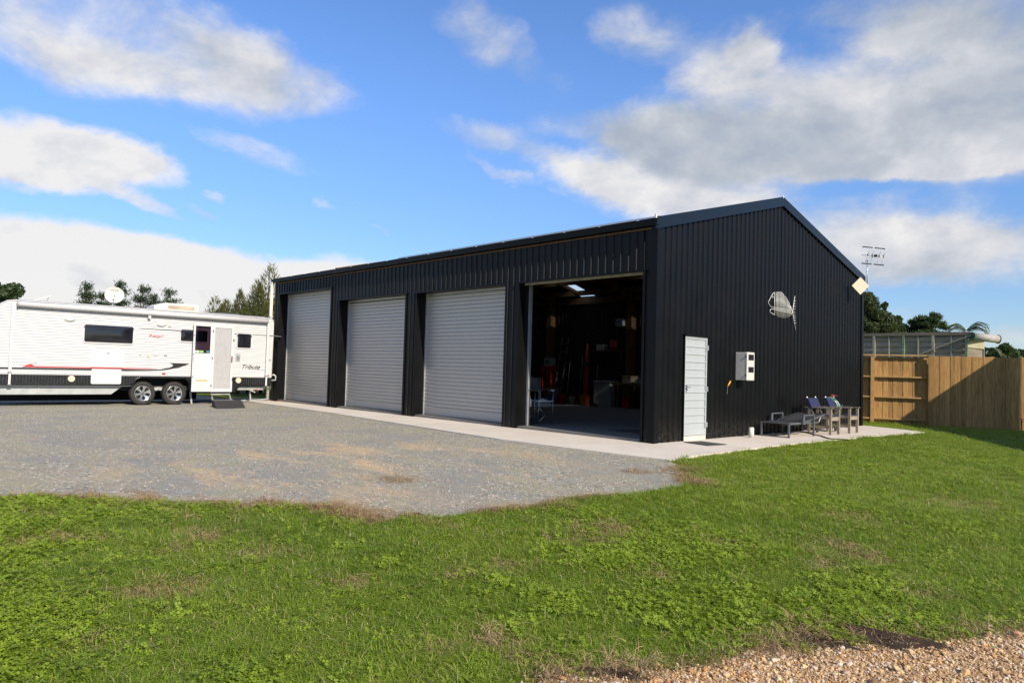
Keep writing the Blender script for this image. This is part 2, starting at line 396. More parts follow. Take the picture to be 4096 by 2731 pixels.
M['pine'] = leaf('pine_needles', (.016, .034, .014), (.040, .062, .022), .15, 1.0)
M['casu'] = leaf('casuarina_needles', (.055, .066, .016), (.125, .120, .034), .2, .9)
M['conif'] = leaf('conifer_dark', (.020, .038, .012), (.050, .070, .020), .15, .8)
M['bushl'] = leaf('bush_leaves', (.022, .046, .016), (.055, .085, .028), .25, .8)
M['palm'] = leaf('palm_leaflets', (.040, .062, .028), (.085, .105, .045), .2, .8)

def skylight():
    mt, t, b = newmat('translucent_roof_sheet')
    tr = t.node('ShaderNodeBsdfTransparent'); tr.inputs[0].default_value = (.75, .80, .82, 1)
    tl = t.node('ShaderNodeBsdfTranslucent'); tl.inputs[0].default_value = (.7, .75, .8, 1)
    mx = t.node('ShaderNodeMixShader'); mx.inputs[0].default_value = .45
    t.l.new(tr.outputs[0], mx.inputs[1]); t.l.new(tl.outputs[0], mx.inputs[2]); t.l.new(mx.outputs[0], t.n['Material Output'].inputs['Surface'])
    return mt
M['skylight'] = skylight()

def doorglass():
    mt, t, b = newmat('smoky_door_glass')
    tr = t.node('ShaderNodeBsdfTransparent'); tr.inputs[0].default_value = (.55, .48, .53, 1)
    gl = t.node('ShaderNodeBsdfGlossy'); gl.inputs['Color'].default_value = (.8, .8, .85, 1); gl.inputs['Roughness'].default_value = .05
    mx = t.node('ShaderNodeMixShader'); mx.inputs[0].default_value = .10
    t.l.new(tr.outputs[0], mx.inputs[1]); t.l.new(gl.outputs[0], mx.inputs[2]); t.l.new(mx.outputs[0], t.n['Material Output'].inputs['Surface'])
    return mt
M['doorglass'] = doorglass()

def stone_mat(name, cols):
    mt, t, b = newmat(name)
    oi = t.node('ShaderNodeObjectInfo'); rp = t.node('ShaderNodeValToRGB'); t.put(rp.inputs[0], oi.outputs['Random'])
    rp.color_ramp.interpolation = 'LINEAR'
    el_ = rp.color_ramp.elements
    while len(el_) < len(cols): el_.new(.5)
    for i, c in enumerate(cols): el_[i].position = i / (len(cols) - 1); el_[i].color = (*c, 1)
    tcn = t.node('ShaderNodeTexCoord'); n = t.noise(tcn.outputs['Object'], 3, 5, .65)
    c = t.mix(t.mr(n.outputs['Fac'], .35, .7, 0, .35), rp.outputs[0], (.20, .12, .06))
    t.put(b.inputs['Base Color'], c); b.inputs['Roughness'].default_value = .75
    return mt
M['stoneo'] = stone_mat('orange_stones', [(.46, .22, .075), (.60, .39, .17), (.66, .50, .29), (.40, .17, .055), (.60, .55, .47), (.62, .42, .20), (.22, .13, .07), (.56, .31, .11)])
M['stoneg'] = stone_mat('grey_chips', [(.20, .20, .20), (.30, .29, .27), (.42, .40, .36), (.16, .17, .18), (.40, .27, .15), (.28, .27, .25)])

# ------------------------------------------------------------------ object helpers
WL = {}
def wl(o): return WL.get(o.name, np.zeros(3)) if o is not None else np.zeros(3)
def tag(o, label=None, cat=None, group=None, kind=None):
    if label: o['label'] = label
    if cat: o['category'] = cat
    if group: o['group'] = group
    if kind: o['kind'] = kind
    return o
def thing(name, label, cat, loc=(0, 0, 0), group=None):
    o = bpy.data.objects.new(name, None); COL.objects.link(o); o.location = loc; o.empty_display_size = .2
    WL[o.name] = np.array(loc, float)
    return tag(o, label, cat, group)
def place(name, mesh, parent, loc, rot=None, scale=None):
    """an object sharing mesh data, at a world position"""
    o = bpy.data.objects.new(name, mesh); COL.objects.link(o)
    if parent is not None: o.parent = parent
    o.location = np.array(loc, float) - wl(parent)
    if rot is not None: o.rotation_euler = rot
    if scale is not None: o.scale = scale
    WL[o.name] = np.array(loc, float)
    return o

class MB:
    def __init__(s): s.v = []; s.f = []; s.mi = []; s.cur = 0
    def add(s, vs, fs):
        o = len(s.v); s.v += [tuple(map(float, v)) for v in vs]
        s.f += [tuple(o + i for i in f) for f in fs]; s.mi += [s.cur] * len(fs); return s
    def box(s, x0, x1, y0, y1, z0, z1):
        return s.add([(x0, y0, z0), (x1, y0, z0), (x1, y1, z0), (x0, y1, z0), (x0, y0, z1), (x1, y0, z1), (x1, y1, z1), (x0, y1, z1)],
                     [(0, 3, 2, 1), (4, 5, 6, 7), (0, 1, 5, 4), (1, 2, 6, 5), (2, 3, 7, 6), (3, 0, 4, 7)])
    def bbox(s, x0, x1, y0, y1, z0, z1, b=.01):
        """box with all edges chamfered"""
        xs, ys, zs = (x0, x1), (y0, y1), (z0, z1); V = []; idx = {}
        for i in (0, 1):
            for j in (0, 1):
                for k in (0, 1):
                    for ax in range(3):
                        p = [xs[i] + (b if i == 0 else -b), ys[j] + (b if j == 0 else -b), zs[k] + (b if k == 0 else -b)]
                        p[ax] = (xs[i], ys[j], zs[k])[ax]; idx[i, j, k, ax] = len(V); V.append(p)
        F = []
        for ax in range(3):
            for side in (0, 1):
                o1, o2 = [a for a in range(3) if a != ax]; q = []
                for a, c in ((0, 0), (1, 0), (1, 1), (0, 1)):
                    t = [0, 0, 0]; t[ax] = side; t[o1] = a; t[o2] = c; q.append(idx[(*t, ax)])
                F.append(tuple(q))
        for ax in range(3):
            o1, o2 = [a for a in range(3) if a != ax]
            for a in (0, 1):
                for c in (0, 1):
                    t0 = [0] * 3; t0[o1] = a; t0[o2] = c; t1 = list(t0); t1[ax] = 1
                    F.append((idx[(*t0, o1)], idx[(*t1, o1)], idx[(*t1, o2)], idx[(*t0, o2)]))
        for i in (0, 1):
            for j in (0, 1):
                for k in (0, 1): F.append((idx[i, j, k, 0], idx[i, j, k, 1], idx[i, j, k, 2]))
        return s.add(V, F)
    def bar(s, p0, p1, wd, ht, up=(0, 0, 1)):
        p0, p1 = np.array(p0, float), np.array(p1, float); d = p1 - p0; d /= np.linalg.norm(d)
        u = np.array(up, float); sd = np.cross(d, u)
        if np.linalg.norm(sd) < 1e-5: sd = np.cross(d, (1., 0, 0))
        sd /= np.linalg.norm(sd); u = np.cross(sd, d); a, c = sd * wd / 2, u * ht / 2
        return s.add([p0 - a - c, p0 + a - c, p0 + a + c, p0 - a + c, p1 - a - c, p1 + a - c, p1 + a + c, p1 - a + c],
                     [(0, 1, 2, 3), (7, 6, 5, 4), (0, 4, 5, 1), (1, 5, 6, 2), (2, 6, 7, 3), (3, 7, 4, 0)])
    def cyl(s, p0, p1, r0, r1=None, n=12, caps=True):
        r1 = r0 if r1 is None else r1
        p0, p1 = np.array(p0, float), np.array(p1, float); d = p1 - p0; d /= np.linalg.norm(d)
        a = np.cross(d, (0, 0, 1.)) if abs(d[2]) < .95 else np.cross(d, (1., 0, 0)); a /= np.linalg.norm(a); b = np.cross(d, a)
        V = []
        for p, r in ((p0, r0), (p1, r1)):
            for i in range(n):
                t = 2 * math.pi * i / n; V.append(p + (a * math.cos(t) + b * math.sin(t)) * r)
        F = [(i, (i + 1) % n, n + (i + 1) % n, n + i) for i in range(n)]
        if caps: F += [tuple(range(n))[::-1], tuple(range(n, 2 * n))]
        return s.add(V, F)
    def tube(s, pts, r, n=6):
        pts = [np.array(p, float) for p in pts]; V = []; F = []; N = len(pts); pa = None
        rr = r if hasattr(r, '__len__') else [r] * N
        for k in range(N):
            d = pts[min(k + 1, N - 1)] - pts[max(k - 1, 0)]; d /= np.linalg.norm(d) + 1e-12
            if pa is None: pa = np.cross(d, (0, 0, 1.)) if abs(d[2]) < .9 else np.cross(d, (1., 0, 0))
            a = pa - d * (pa @ d); a /= np.linalg.norm(a) + 1e-12; pa = a; b = np.cross(d, a)
            for i in range(n):
                t = 2 * math.pi * i / n; V.append(pts[k] + (a * math.cos(t) + b * math.sin(t)) * rr[k])
        for k in range(N - 1):
            for i in range(n): F.append((k * n + i, k * n + (i + 1) % n, (k + 1) * n + (i + 1) % n, (k + 1) * n + i))
        F += [tuple(range(n))[::-1], tuple(range((N - 1) * n, N * n))]
        return s.add(V, F)
    def prism(s, pts, axis, a0, a1):
        """polygon (2D points) extruded along axis 0/1/2 between a0 and a1"""
        def P(u, v, a):
            q = [u, v]; q.insert(axis, a); return q
        n = len(pts)
        V = [P(*p, a0) for p in pts] + [P(*p, a1) for p in pts]
        return s.add(V, [tuple(range(n)), tuple(range(n, 2 * n))[::-1]] + [(i, (i + 1) % n, n + (i + 1) % n, n + i) for i in range(n)])
    def lathe(s, prof, c, axis=0, n=24):
        """profile [(a, r)] revolved about an axis through c"""
        V = []; F = []; m_ = len(prof)
        for i in range(n):
            t = 2 * math.pi * i / n
            for a, r in prof:
                q = [r * math.cos(t), r * math.sin(t)]; q.insert(axis, a); V.append(np.array(c, float) + q)
        for i in range(n):
            j = (i + 1) % n
            for k in range(m_ - 1): F.append((i * m_ + k, i * m_ + k + 1, j * m_ + k + 1, j * m_ + k))
        return s.add(V, F)
    def mesh(s, name, mats, smooth=False, origin=(0, 0, 0)):
        me = bpy.data.meshes.new(name); og = np.array(origin, float)
        V = (np.array(s.v) - og) if s.v else np.zeros((0, 3))
        me.from_pydata(V.tolist(), [], s.f)
        mats = mats if isinstance(mats, (list, tuple)) else [mats]
        for mt in mats: me.materials.append(M[mt] if isinstance(mt, str) else mt)
        if any(s.mi): me.polygons.foreach_set('material_index', s.mi)
        if smooth: me.polygons.foreach_set('use_smooth', [True] * len(me.polygons))
        me.update()
        import bmesh
        b = bmesh.new(); b.from_mesh(me); bmesh.ops.recalc_face_normals(b, faces=b.faces); b.to_mesh(me); b.free()
        return me
    def build(s, name, mats, parent=None, smooth=False):
        me = s.mesh(name, mats, smooth, wl(parent))
        o = bpy.data.objects.new(name, me); COL.objects.link(o)
        if parent is not None: o.parent = parent; WL[o.name] = wl(parent)
        return o
def solo(o, loc=None):
    return o

# value noise for python-side scattering
_gr = RNG.random((256, 256))
def vnoise(x, y, sc, seed=0):
    x = np.asarray(x) * sc + 37.3 * seed + 100; y = np.asarray(y) * sc + 91.7 * seed + 100
    xi, yi = np.floor(x).astype(int), np.floor(y).astype(int); fx, fy = x - xi, y - yi
    fx, fy = fx * fx * (3 - 2 * fx), fy * fy * (3 - 2 * fy); g = lambda a, b: _gr[a % 256, b % 256]
    return (g(xi, yi) * (1 - fx) + g(xi + 1, yi) * fx) * (1 - fy) + (g(xi, yi + 1) * (1 - fx) + g(xi + 1, yi + 1) * fx) * fy
def fbm(x, y, sc, seed=0, o=4):
    t = 0; a = .5
    for k in range(o): t = t + a * vnoise(x, y, sc * 2 ** k, seed + k * 3); a *= .5
    return t / (1 - .5 ** o)

# ------------------------------------------------------------------ ground
G = -0.085
def onG(p, z=G):          # points measured on z = 0, carried down the sight line to the lower ground
    k = (CAM[2] - z) / CAM[2]; return (CAM[0] + (p[0] - CAM[0]) * k, CAM[1] + (p[1] - CAM[1]) * k)
SLAB_FRONT = [(-17.6, -.90), (-13.5, -1.06), (-10, -1.25), (-6, -1.65), (-2, -2.04), (0, -1.98), (1.62, -1.87)]
SLAB_RIGHT = [(1.62, -1.87), (1.50, -1.0), (1.44, 1.0), (1.42, 3.0), (1.52, 5.2), (1.62, 7.0), (1.84, 9.3), (1.2, 9.75), (-.05, 10.25)]
def seg_dist(x, y, pl):
    d = np.full(np.shape(x), 1e9)
    for (ax, ay), (bx, by) in zip(pl[:-1], pl[1:]):
        vx, vy = bx - ax, by - ay; t = np.clip(((x - ax) * vx + (y - ay) * vy) / (vx * vx + vy * vy), 0, 1)
        d = np.minimum(d, np.hypot(x - ax - t * vx, y - ay - t * vy))
    return d
def hgt(x, y):
    x = np.asarray(x, float); y = np.asarray(y, float)
    d = seg_dist(x, y, SLAB_FRONT + SLAB_RIGHT[1:])
    return G + .055 * np.exp(-(d / 1.1) ** 2) + .022 * (fbm(x, y, .6, 5) - .5)

LAWN_EDGE0 = [(0, 1995), (175, 1988), (400, 2010), (700, 2020), (1000, 2030), (1230, 2035), (1330, 2045), (1400, 2060), (1480, 2085), (1640, 2085), (1800, 2070),
              (2000, 2045), (2240, 2025), (2235, 2010), (2400, 1990), (2600, 1975), (2790, 1940), (2750, 1930), (2720, 1870), (2690, 1838)]
def pix_ground(x, y, z=G):
    d = np.array([(x - 2048) / 2866.99, -(y - 1365.5) / 2866.99, 1.0]) @ ROT
    t = (z - CAM[2]) / d[2]; q = CAM + t * d; return float(q[0]), float(q[1])
LAWN_EDGE = [(-26, -26), (-14, -19), (-6, -14.2)] + [pix_ground(*q) for q in LAWN_EDGE0[:-2]] + [pix_ground(2715, 1868, -.06), (1.66, -1.95)]
GRAVEL_POLY = LAWN_EDGE + [(1.60, -1.75)] + [(x, y + .12) for x, y in SLAB_FRONT[::-1][1:]] + [(-26, .2)]
def in_poly(x, y, P):
    x = np.asarray(x); y = np.asarray(y); c = np.zeros(x.shape, bool); n = len(P)
    for i in range(n):
        x0, y0 = P[i]; x1, y1 = P[(i + 1) % n]
        if y0 == y1: continue
        c ^= ((y0 > y) != (y1 > y)) & (x < (x1 - x0) * (y - y0) / (y1 - y0) + x0)
    return c

far = MB().add([(-3000, -3000, -.14), (3000, -3000, -.14), (3000, 3000, -.14), (-3000, 3000, -.14)], [(0, 1, 2, 3)]).build('ground', 'field')
tag(far, 'wide flat green field reaching the horizon', 'ground', kind='structure')

def grid_sheet(name, mat, xs, ys, zf):
    X, Y = np.meshgrid(xs, ys); Z = zf(X, Y); nx = len(xs)
    b = MB(); b.v = np.stack([X.ravel(), Y.ravel(), Z.ravel()], 1).tolist()
    b.f = [(j * nx + i, j * nx + i + 1, (j + 1) * nx + i + 1, (j + 1) * nx + i) for j in range(len(ys) - 1) for i in range(nx - 1)]
    b.mi = [0] * len(b.f)
    return b.build(name, mat, smooth=True)
lawn = grid_sheet('lawn', 'lawn', np.arange(-28, 16.1, .4), np.arange(-28, 24.1, .4), lambda x, y: hgt(x, y) - .004)
tag(lawn, 'mown green lawn with clover round the gravel yard', 'lawn', kind='structure')

# gravel yard lofted between the slab edge and the ragged lawn edge
def resample(P, n):
    P = np.array(P, float); L = np.r_[0, np.cumsum(np.hypot(*np.diff(P, axis=0).T))]; t = np.linspace(0, L[-1], n)
    return np.stack([np.interp(t, L, P[:, 0]), np.interp(t, L, P[:, 1])], 1)
def loft(name, mat, A, B, nv, zf):
    b = MB(); nu = len(A)
    for j in range(nv):
        t = j / (nv - 1); Q = A * (1 - t) + B * t; Z = zf(Q[:, 0], Q[:, 1])
        b.v += np.c_[Q, Z].tolist()
    b.f = [(j * nu + i, j * nu + i + 1, (j + 1) * nu + i + 1, (j + 1) * nu + i) for j in range(nv - 1) for i in range(nu - 1)]; b.mi = [0] * len(b.f)
    return b.build(name, mat, smooth=True)
NU = 170
edge = resample(LAWN_EDGE, NU)
edge += np.c_[(fbm(edge[:, 0], edge[:, 1], 2.2, 9) - .5) * .25, (fbm(edge[:, 0], edge[:, 1], 2.2, 19) - .5) * .25] * np.linspace(1, .3, NU)[:, None]
inner = resample([(-26, .3)] + [(x, y + .10) for x, y in SLAB_FRONT[:-1]] + [(1.60, -1.77)], NU)
gravel = loft('gravel_yard', 'gravel', edge, inner, 60, lambda x, y: hgt(x, y) + .008)
tag(gravel, 'grey crushed gravel yard with drifts of ochre sand', 'gravel', kind='structure')

# slab
slab_poly = SLAB_FRONT[:-1] + SLAB_RIGHT + [(-.3, 10.25), (-.3, .12), (-16.0, .12), (-17.6, .12)]
slab = MB().prism(slab_poly, 2, -.2, 0.0).build('concrete_slab', 'concrete')
tag(slab, 'pale concrete apron running along the front and side of the shed', 'concrete slab', kind='structure')


# ------------------------------------------------------------------ sight-line helpers for measured points
def _ray(x, y): return np.array([(x - 2048) / 2866.99, -(y - 1365.5) / 2866.99, 1.0]) @ ROT
def pX(x, y, X): d = _ray(x, y); return CAM + d * (X - CAM[0]) / d[0]
def pY(x, y, Y): d = _ray(x, y); return CAM + d * (Y - CAM[1]) / d[1]

# ------------------------------------------------------------------ SHED
L, W, H, HR = 16.0, 10.03, 4.2, 5.5
SL = (HR - H) / (W / 2)
shed = thing('farm_shed', 'long black corrugated steel shed with roller doors and open bay', 'shed', (-8, 5, 0))
def gz_top(y): return H + SL * (y if y < W / 2 else W - y)

def ribbed(u0, u1, zb, zt, conv, pitch=.19, h=.024, phase=.095, flat=False):
    """trapezoid-ribbed sheet between u0..u1; zb/zt heights as functions of u; conv(u, d, z) to world"""
    us = [(u0, 0)]
    k = math.floor((u0 - phase) / pitch) - 1
    while True:
        c = phase + k * pitch
        if c - .04 > u1: break
        for du, d in ((-.024, 0), (-.010, h), (.010, h), (.024, 0)):
            if u0 + .001 < c + du < u1 - .001: us.append((c + du, d))
        k += 1
    us.append((u1, 0)); us.sort()
    if conv is conv_gable and u0 < W / 2 < u1: us.append((W / 2, 0)); us.sort()
    b = MB(); V = []; F = []
    for u, d in us: V.append(conv(u, d, zb(u))); V.append(conv(u, d, zt(u)))
    for i in range(len(us) - 1): F.append((2 * i, 2 * i + 2, 2 * i + 3, 2 * i + 1))
    return b.add(V, F)
conv_front = lambda u, d, z: (u, -d, z)
conv_gable = lambda u, d, z: (d, u, z)
cst = lambda z: (lambda u: z)

OPEN = [(-15.56, -12.08, 3.69), (-11.54, -8.09, 3.28), (-7.57, -4.14, 3.27), (-3.68, -.29, 3.27)]
PILL = [(-16.0, -15.56), (-12.08, -11.54), (-8.09, -7.57), (-4.14, -3.68), (-.29, -.0)]
fw = MB().box(-16.0, 0, .005, .02, 4.12, 4.19).build('front_wall', 'trim', shed)
for x0, x1 in PILL:
    ribbed(x0, x1, cst(.004), cst(H - .02), conv_front).build('wall_sheet', 'black', fw)
for x0, x1, zt in OPEN:
    a = x0
    while a < x1 - .01:
        bnd = min(x1, a + .76 if x1 - a > 1.0 else x1)
        ribbed(a, bnd, cst(zt), cst(H - .02), conv_front).build('wall_sheet', 'black', fw)
        a = bnd
# gable wall
gw = MB().box(-.03, -.012, .02, W - .02, .0, .06).build('gable_wall', 'trim', shed)
DY0, DY1, DZ1 = .975, 1.79, 2.085
a = 0.0
while a < W - .05:
    bnd = min(W, a + .76)
    top = lambda u: gz_top(u) - .02
    if a < DY1 and bnd > DY0:
        if a < DY0: ribbed(a, DY0, cst(.004), cst(DZ1), conv_gable).build('wall_sheet', 'black', gw)
        ribbed(a, bnd, cst(DZ1), top, conv_gable).build('wall_sheet', 'black', gw)
        if bnd > DY1: ribbed(DY1 + .03, bnd, cst(.004), cst(DZ1), conv_gable).build('wall_sheet', 'black', gw)
    else:
        ribbed(a, bnd, cst(.004), top, conv_gable).build('wall_sheet', 'black', gw)
    a = bnd
# roofing screws on the ribs' pans
sc_ = MB()
for zrow in (.17, 1.02, 1.92, 2.82, 3.72, 4.4):
    y = .19
    while y < W - .1:
        zz = zrow + random.uniform(-.012, .012)
        if zz < gz_top(y) - .3 and not (DY0 - .05 < y < DY1 + .05 and zz < DZ1 + .03) and random.random() < .8:
            sc_.cyl((.0, y, zz), (.008, y, zz), .0065, .005, 6)
        y += .19
for x0, x1 in PILL:
    for zrow in (.2, 1.2, 2.2, 3.1):
        for k in range(2): sc_.cyl((x0 + .14 + k * .19, -.0, zrow), (x0 + .14 + k * .19, -.008, zrow), .008, .006, 6)
o = sc_.build('screw_heads', 'screw', gw); o['kind'] = 'stuff'
# rear and far end walls, seen from inside
bw = ribbed(-16.0, 0, cst(0), cst(H + .034), lambda u, d, z: (u, W - .02 - d, z)).build('rear_wall', 'inner', shed)
MB().box(-16.0, 0, W, W + .02, 0, H + .026).build('outer_sheet', 'black', bw)
ribbed(0, W, cst(0), lambda u: gz_top(u) - .02, lambda u, d, z: (-16.0 + d, u, z)).build('end_wall', 'inner', shed)
# corner flashings
MB().prism([(.034, -.034), (.034, .10), (.028, .10), (.028, -.028), (-.11, -.028), (-.11, -.034)], 2, .004, H - .06).build('corner_flashing', 'trim', shed)
MB().prism([(.034, W + .034), (.034, W - .10), (.028, W - .10), (.028, W + .028), (-.11, W + .028), (-.11, W + .034)], 2, .004, H - .06).build('corner_flashing', 'trim', shed)
# floor and interior
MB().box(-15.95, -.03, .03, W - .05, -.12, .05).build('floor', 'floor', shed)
# door reveals and heads
DD = .30
for i, (x0, x1, zt) in enumerate(OPEN):
    b = MB()
    b.prism([(x0, -.030), (x0, DD + .06), (x0 - .012, DD + .06), (x0 - .012, .004), (x0 - .05, .004), (x0 - .05, -.030)], 2, .004, zt - .004)
    b.prism([(x1, -.030), (x1, DD + .06), (x1 + .012, DD + .06), (x1 + .012, .004), (x1 + .05, .004), (x1 + .05, -.030)], 2, .004, zt - .004)
    b.box(x0 - .07, x1 + .07, -.045, DD + .05, zt - .003, zt + .012); b.box(x0 - .07, x1 + .07, -.045, -.032, zt - .025, zt - .003)
    b.build('door_flashing', 'trim', shed)
# roller doors
PITCH = .0972
for i, (x0, x1, zt) in enumerate(OPEN[:3]):
    b = MB()
    b.box(x0 + .012, x0 + .055, DD - .035, DD + .04, .052, zt - .01); b.box(x1 - .055, x1 - .012, DD - .035, DD + .04, .052, zt - .01)
    b.box(x0 + .06, x1 - .06, DD - .012, DD + .012, .062, .075)
    b.box(x0 + .055, x1 - .055, DD - .02, DD + .05, zt - .07, zt - .012)
    rd = b.build('roller_door', 'galvframe', shed)
    n = int((zt - .08 - .20) / PITCH)
    pr = [(0, .006), (.004, -.001), (.010, -.007), (.018, -.009), (PITCH * .5, -.0105), (PITCH - .014, -.009), (PITCH - .007, -.005), (PITCH, .006)]
    sb = MB(); hw = (x1 - x0) / 2 - .058
    V = []
    for zz, yy in pr: V.append((-hw, yy, zz)); V.append((hw, yy, zz))
    sb.add(V, [(2 * k, 2 * k + 1, 2 * k + 3, 2 * k + 2) for k in range(len(pr) - 1)])
    me = sb.mesh('slat', 'galv')
    for k in range(n + 1):
        z = .275 + k * PITCH
        if z + PITCH > zt - .005: break
        place('slat', me, rd, ((x0 + x1) / 2, DD, z))
    lb = MB().bbox(x0 + .058, x1 - .058, DD - .014, DD + .012, .078, .272, .006)
    lb.build('bottom_rail', 'galv', rd)
# open bay: guides and rolled curtain head
x0, x1, zt = OPEN[3]
for xg in (x0 + .012, x1 - .06): MB().box(xg, xg + .048, DD - .03, DD + .05, .052, zt - .01).build('door_guide', 'galvframe', shed)
MB().box(x0 + .02, x1 - .02, .12, .15, zt - .055, zt - .004).build('head_rail', 'postpale', shed)
MB().cyl((x0 + .05, .62, zt + .30), (x1 - .05, .62, zt + .30), .22, n=20).build('rolled_curtain', 'inner', shed, True)
# gutter, fascia timber, brackets
gt = MB().prism([(-.012, H + .05), (-.012, H - .10), (-.095, H - .10), (-.105, H + .02), (-.098, H + .02), (-.090, H - .092), (-.02, H - .092), (-.02, H + .05)], 0, -16.12, .06).build('gutter', 'trim', shed)
MB().box(.061, .066, -.105, -.01, H - .10, H + .05).build('end_cap', 'barge', gt)
gb = MB().box(-.012, .012, -.11, -.02, 0, .012).mesh('gutter_clip', 'galvframe')
x = -.4
while x > -16: place('gutter_clip', gb, gt, (x, 0, H + .022)); x -= .95
MB().box(-16.0, -.02, -.030, -.002, H - .155, H - .125).build('fascia_batten', 'timber', shed)
# roof
def roofbox(x0, x1, y0, y1, side, t=.03, lift=0):
    f = (lambda y: H + .03 + SL * y + lift) if side == 0 else (lambda y: H + .03 + SL * (W - y) + lift)
    b = MB(); return b.add([(x0, y0, f(y0)), (x1, y0, f(y0)), (x1, y1, f(y1)), (x0, y1, f(y1)), (x0, y0, f(y0) + t), (x1, y0, f(y0) + t), (x1, y1, f(y1) + t), (x0, y1, f(y1) + t)],
                    [(0, 3, 2, 1), (4, 5, 6, 7), (0, 1, 5, 4), (1, 2, 6, 5), (2, 3, 7, 6), (3, 0, 4, 7)])
rf = roofbox(-16.1, .02, -.03, W / 2, 0).build('roof', 'black', shed)
SKY = [(-14.6, -13.87), (-10.58, -9.85), (-6.3, -5.57), (-2.6, -1.87)]
roofbox(-16.1, .02, W / 2, 6.0, 1).build('roof_sheet', 'black', rf)
xs = [-16.1] + [v for s_ in SKY for v in s_] + [.02]
for k in range(0, len(xs), 2): roofbox(xs[k], xs[k + 1], 6.0, W + .04, 1).build('roof_sheet', 'black', rf)
for s0, s1 in SKY:
    roofbox(s0, s1, 6.0, W - .02, 1, .004, .01).build('skylight_sheet', 'skylight', rf)
MB().prism([(W / 2 - .18, HR + .035), (W / 2, HR + .085), (W / 2 + .18, HR + .035), (W / 2, HR + .07)], 0, -16.1, .03).build('ridge_cap', 'barge', rf)
# barge boards on the gable
bg_ = MB()
ov = .05
for s_ in (0, 1):
    ya, yb = (-.10, W / 2) if s_ == 0 else (W + .10, W / 2)
    za, zb_ = H + SL * -.10 + .075, HR + .085
    dz = .215
    bg_.add([(.022, ya, za - dz), (.022, yb, zb_ - dz), (.022, yb, zb_), (.022, ya, za), (ov, ya, za - dz), (ov, yb, zb_ - dz), (ov, yb, zb_), (ov, ya, za)],
            [(0, 1, 2, 3), (4, 5, 6, 7), (0, 1, 5, 4), (3, 2, 6, 7), (0, 3, 7, 4)])
    bg_.add([(.034, ya, za - dz - .012), (ov + .012, ya, za - dz - .012), (ov + .012, yb, zb_ - dz - .012), (.034, yb, zb_ - dz - .012), (.034, ya, za - dz), (ov + .012, ya, za - dz), (ov + .012, yb, zb_ - dz), (.034, yb, zb_ - dz)],
            [(0, 3, 2, 1), (4, 5, 6, 7), (0, 1, 5, 4), (1, 2, 6, 5), (2, 3, 7, 6), (3, 0, 4, 7)])
bo = bg_.build('barge_board', 'barge', shed)
MB().cyl((.04, W / 2, HR + .05), (.04, W / 2, HR + .12), .02, .012, 8).build('ridge_tip', 'white', bo)
MB().box(.03, .06, -.14, -.105, H + .02, H + .09).build('gutter_tip', 'white', bo)
# downpipe at the far front corner
dp = MB(); dp.cyl((-16.06, -.09, .03), (-16.06, -.09, H - .16), .055, n=14); dp.cyl((-16.06, -.09, H - .16), (-16.06, -.06, H - .095), .055, .055, 14)
d_ = dp.build('downpipe', 'dpipe', shed, True)
for z in (.4, 1.25, 2.1, 2.9): MB().box(-16.13, -15.98, -.16, -.03, z, z + .02).build('pipe_bracket', 'white', d_)
# inside frame: posts, rafters, purlins
for x in (-12.0, -8.0, -4.0):
    MB().box(x - .12, x + .12, W - .30, W - .05, .05, H - .02).build('post', 'timber', shed)
    b = MB(); b.bar((x, .1, H - .02), (x, W / 2, HR - .10), .1, .26); b.bar((x, W / 2, HR - .10), (x, W - .3, H - .02), .1, .26); b.build('rafter', 'timber', shed)
for y in (.9, 1.9, 2.9, 3.9, 6.1, 7.2, 8.3, 9.35):
    MB().box(-15.9, -.1, y - .022, y + .022, gz_top(y) - .20, gz_top(y) + .0).build('purlin', 'timber', shed)
MB().box(-15.9, -.1, W - .10, W - .055, 3.92, 4.16).build('top_plate', 'timber', shed)
b = MB(); b.bar((-10.15, 7.2, gz_top(7.2) - .10), (-10.15, 9.33, gz_top(9.33) - .10), .09, .14); b.build('blocking', 'timber', shed)
# side door
sd = MB()
sd.box(.0, .026, DY0 + .012, DY1 - .012, .10, .225)
sd.box(.0, .030, DY0 + .004, DY0 + .030, .095, DZ1 - .02); sd.box(.0, .030, DY1 - .045, DY1 - .006, .095, DZ1 - .02); sd.box(.0, .030, DY0 + .03, DY1 - .045, DZ1 - .05, DZ1 - .02)
sdo = sd.build('side_door', 'greydoor', shed)
hp = .1515
pr = [(0, .006), (.03, .006), (.055, .006), (hp - .045, .006), (hp - .034, .022), (hp - .014, .022), (hp - .004, .006), (hp, .006)]
V = []
for zz, dd in pr: V.append((dd, DY0 + .030, zz)); V.append((dd, DY1 - .045, zz))
me = MB().add(V, [(2 * k, 2 * k + 1, 2 * k + 3, 2 * k + 2) for k in range(len(pr) - 1)]).mesh('door_rib', 'greydoor')
for k in range(12): place('door_rib', me, sdo, (0, 0, .225 + k * hp))
b = MB(); b.box(.026, .040, DY0 + .02, DY0 + .075, 1.02, 1.10); b.cyl((.03, DY0 + .05, 1.06), (.085, DY0 + .05, 1.06), .011, n=8); b.cyl((.08, DY0 + .045, 1.06), (.08, DY0 + .15, 1.055), .010, n=8)
b.cyl((.03, DY0 + .045, 1.0), (.045, DY0 + .045, 1.0), .016, n=10); b.box(.04, .044, DY0 + .035, DY0 + .052, .94, .99)
b.build('door_handle', 'chrome', sdo)
for z in (.30, 1.02, 1.86): MB().box(.028, .042, DY1 - .035, DY1 + .03, z - .05, z + .05).build('hinge', 'galvframe', sdo)
MB().box(.0, .06, DY0 - .05, DY1 + .10, DZ1 - .012, DZ1 + .014).build('door_head_flashing', 'trim', shed)
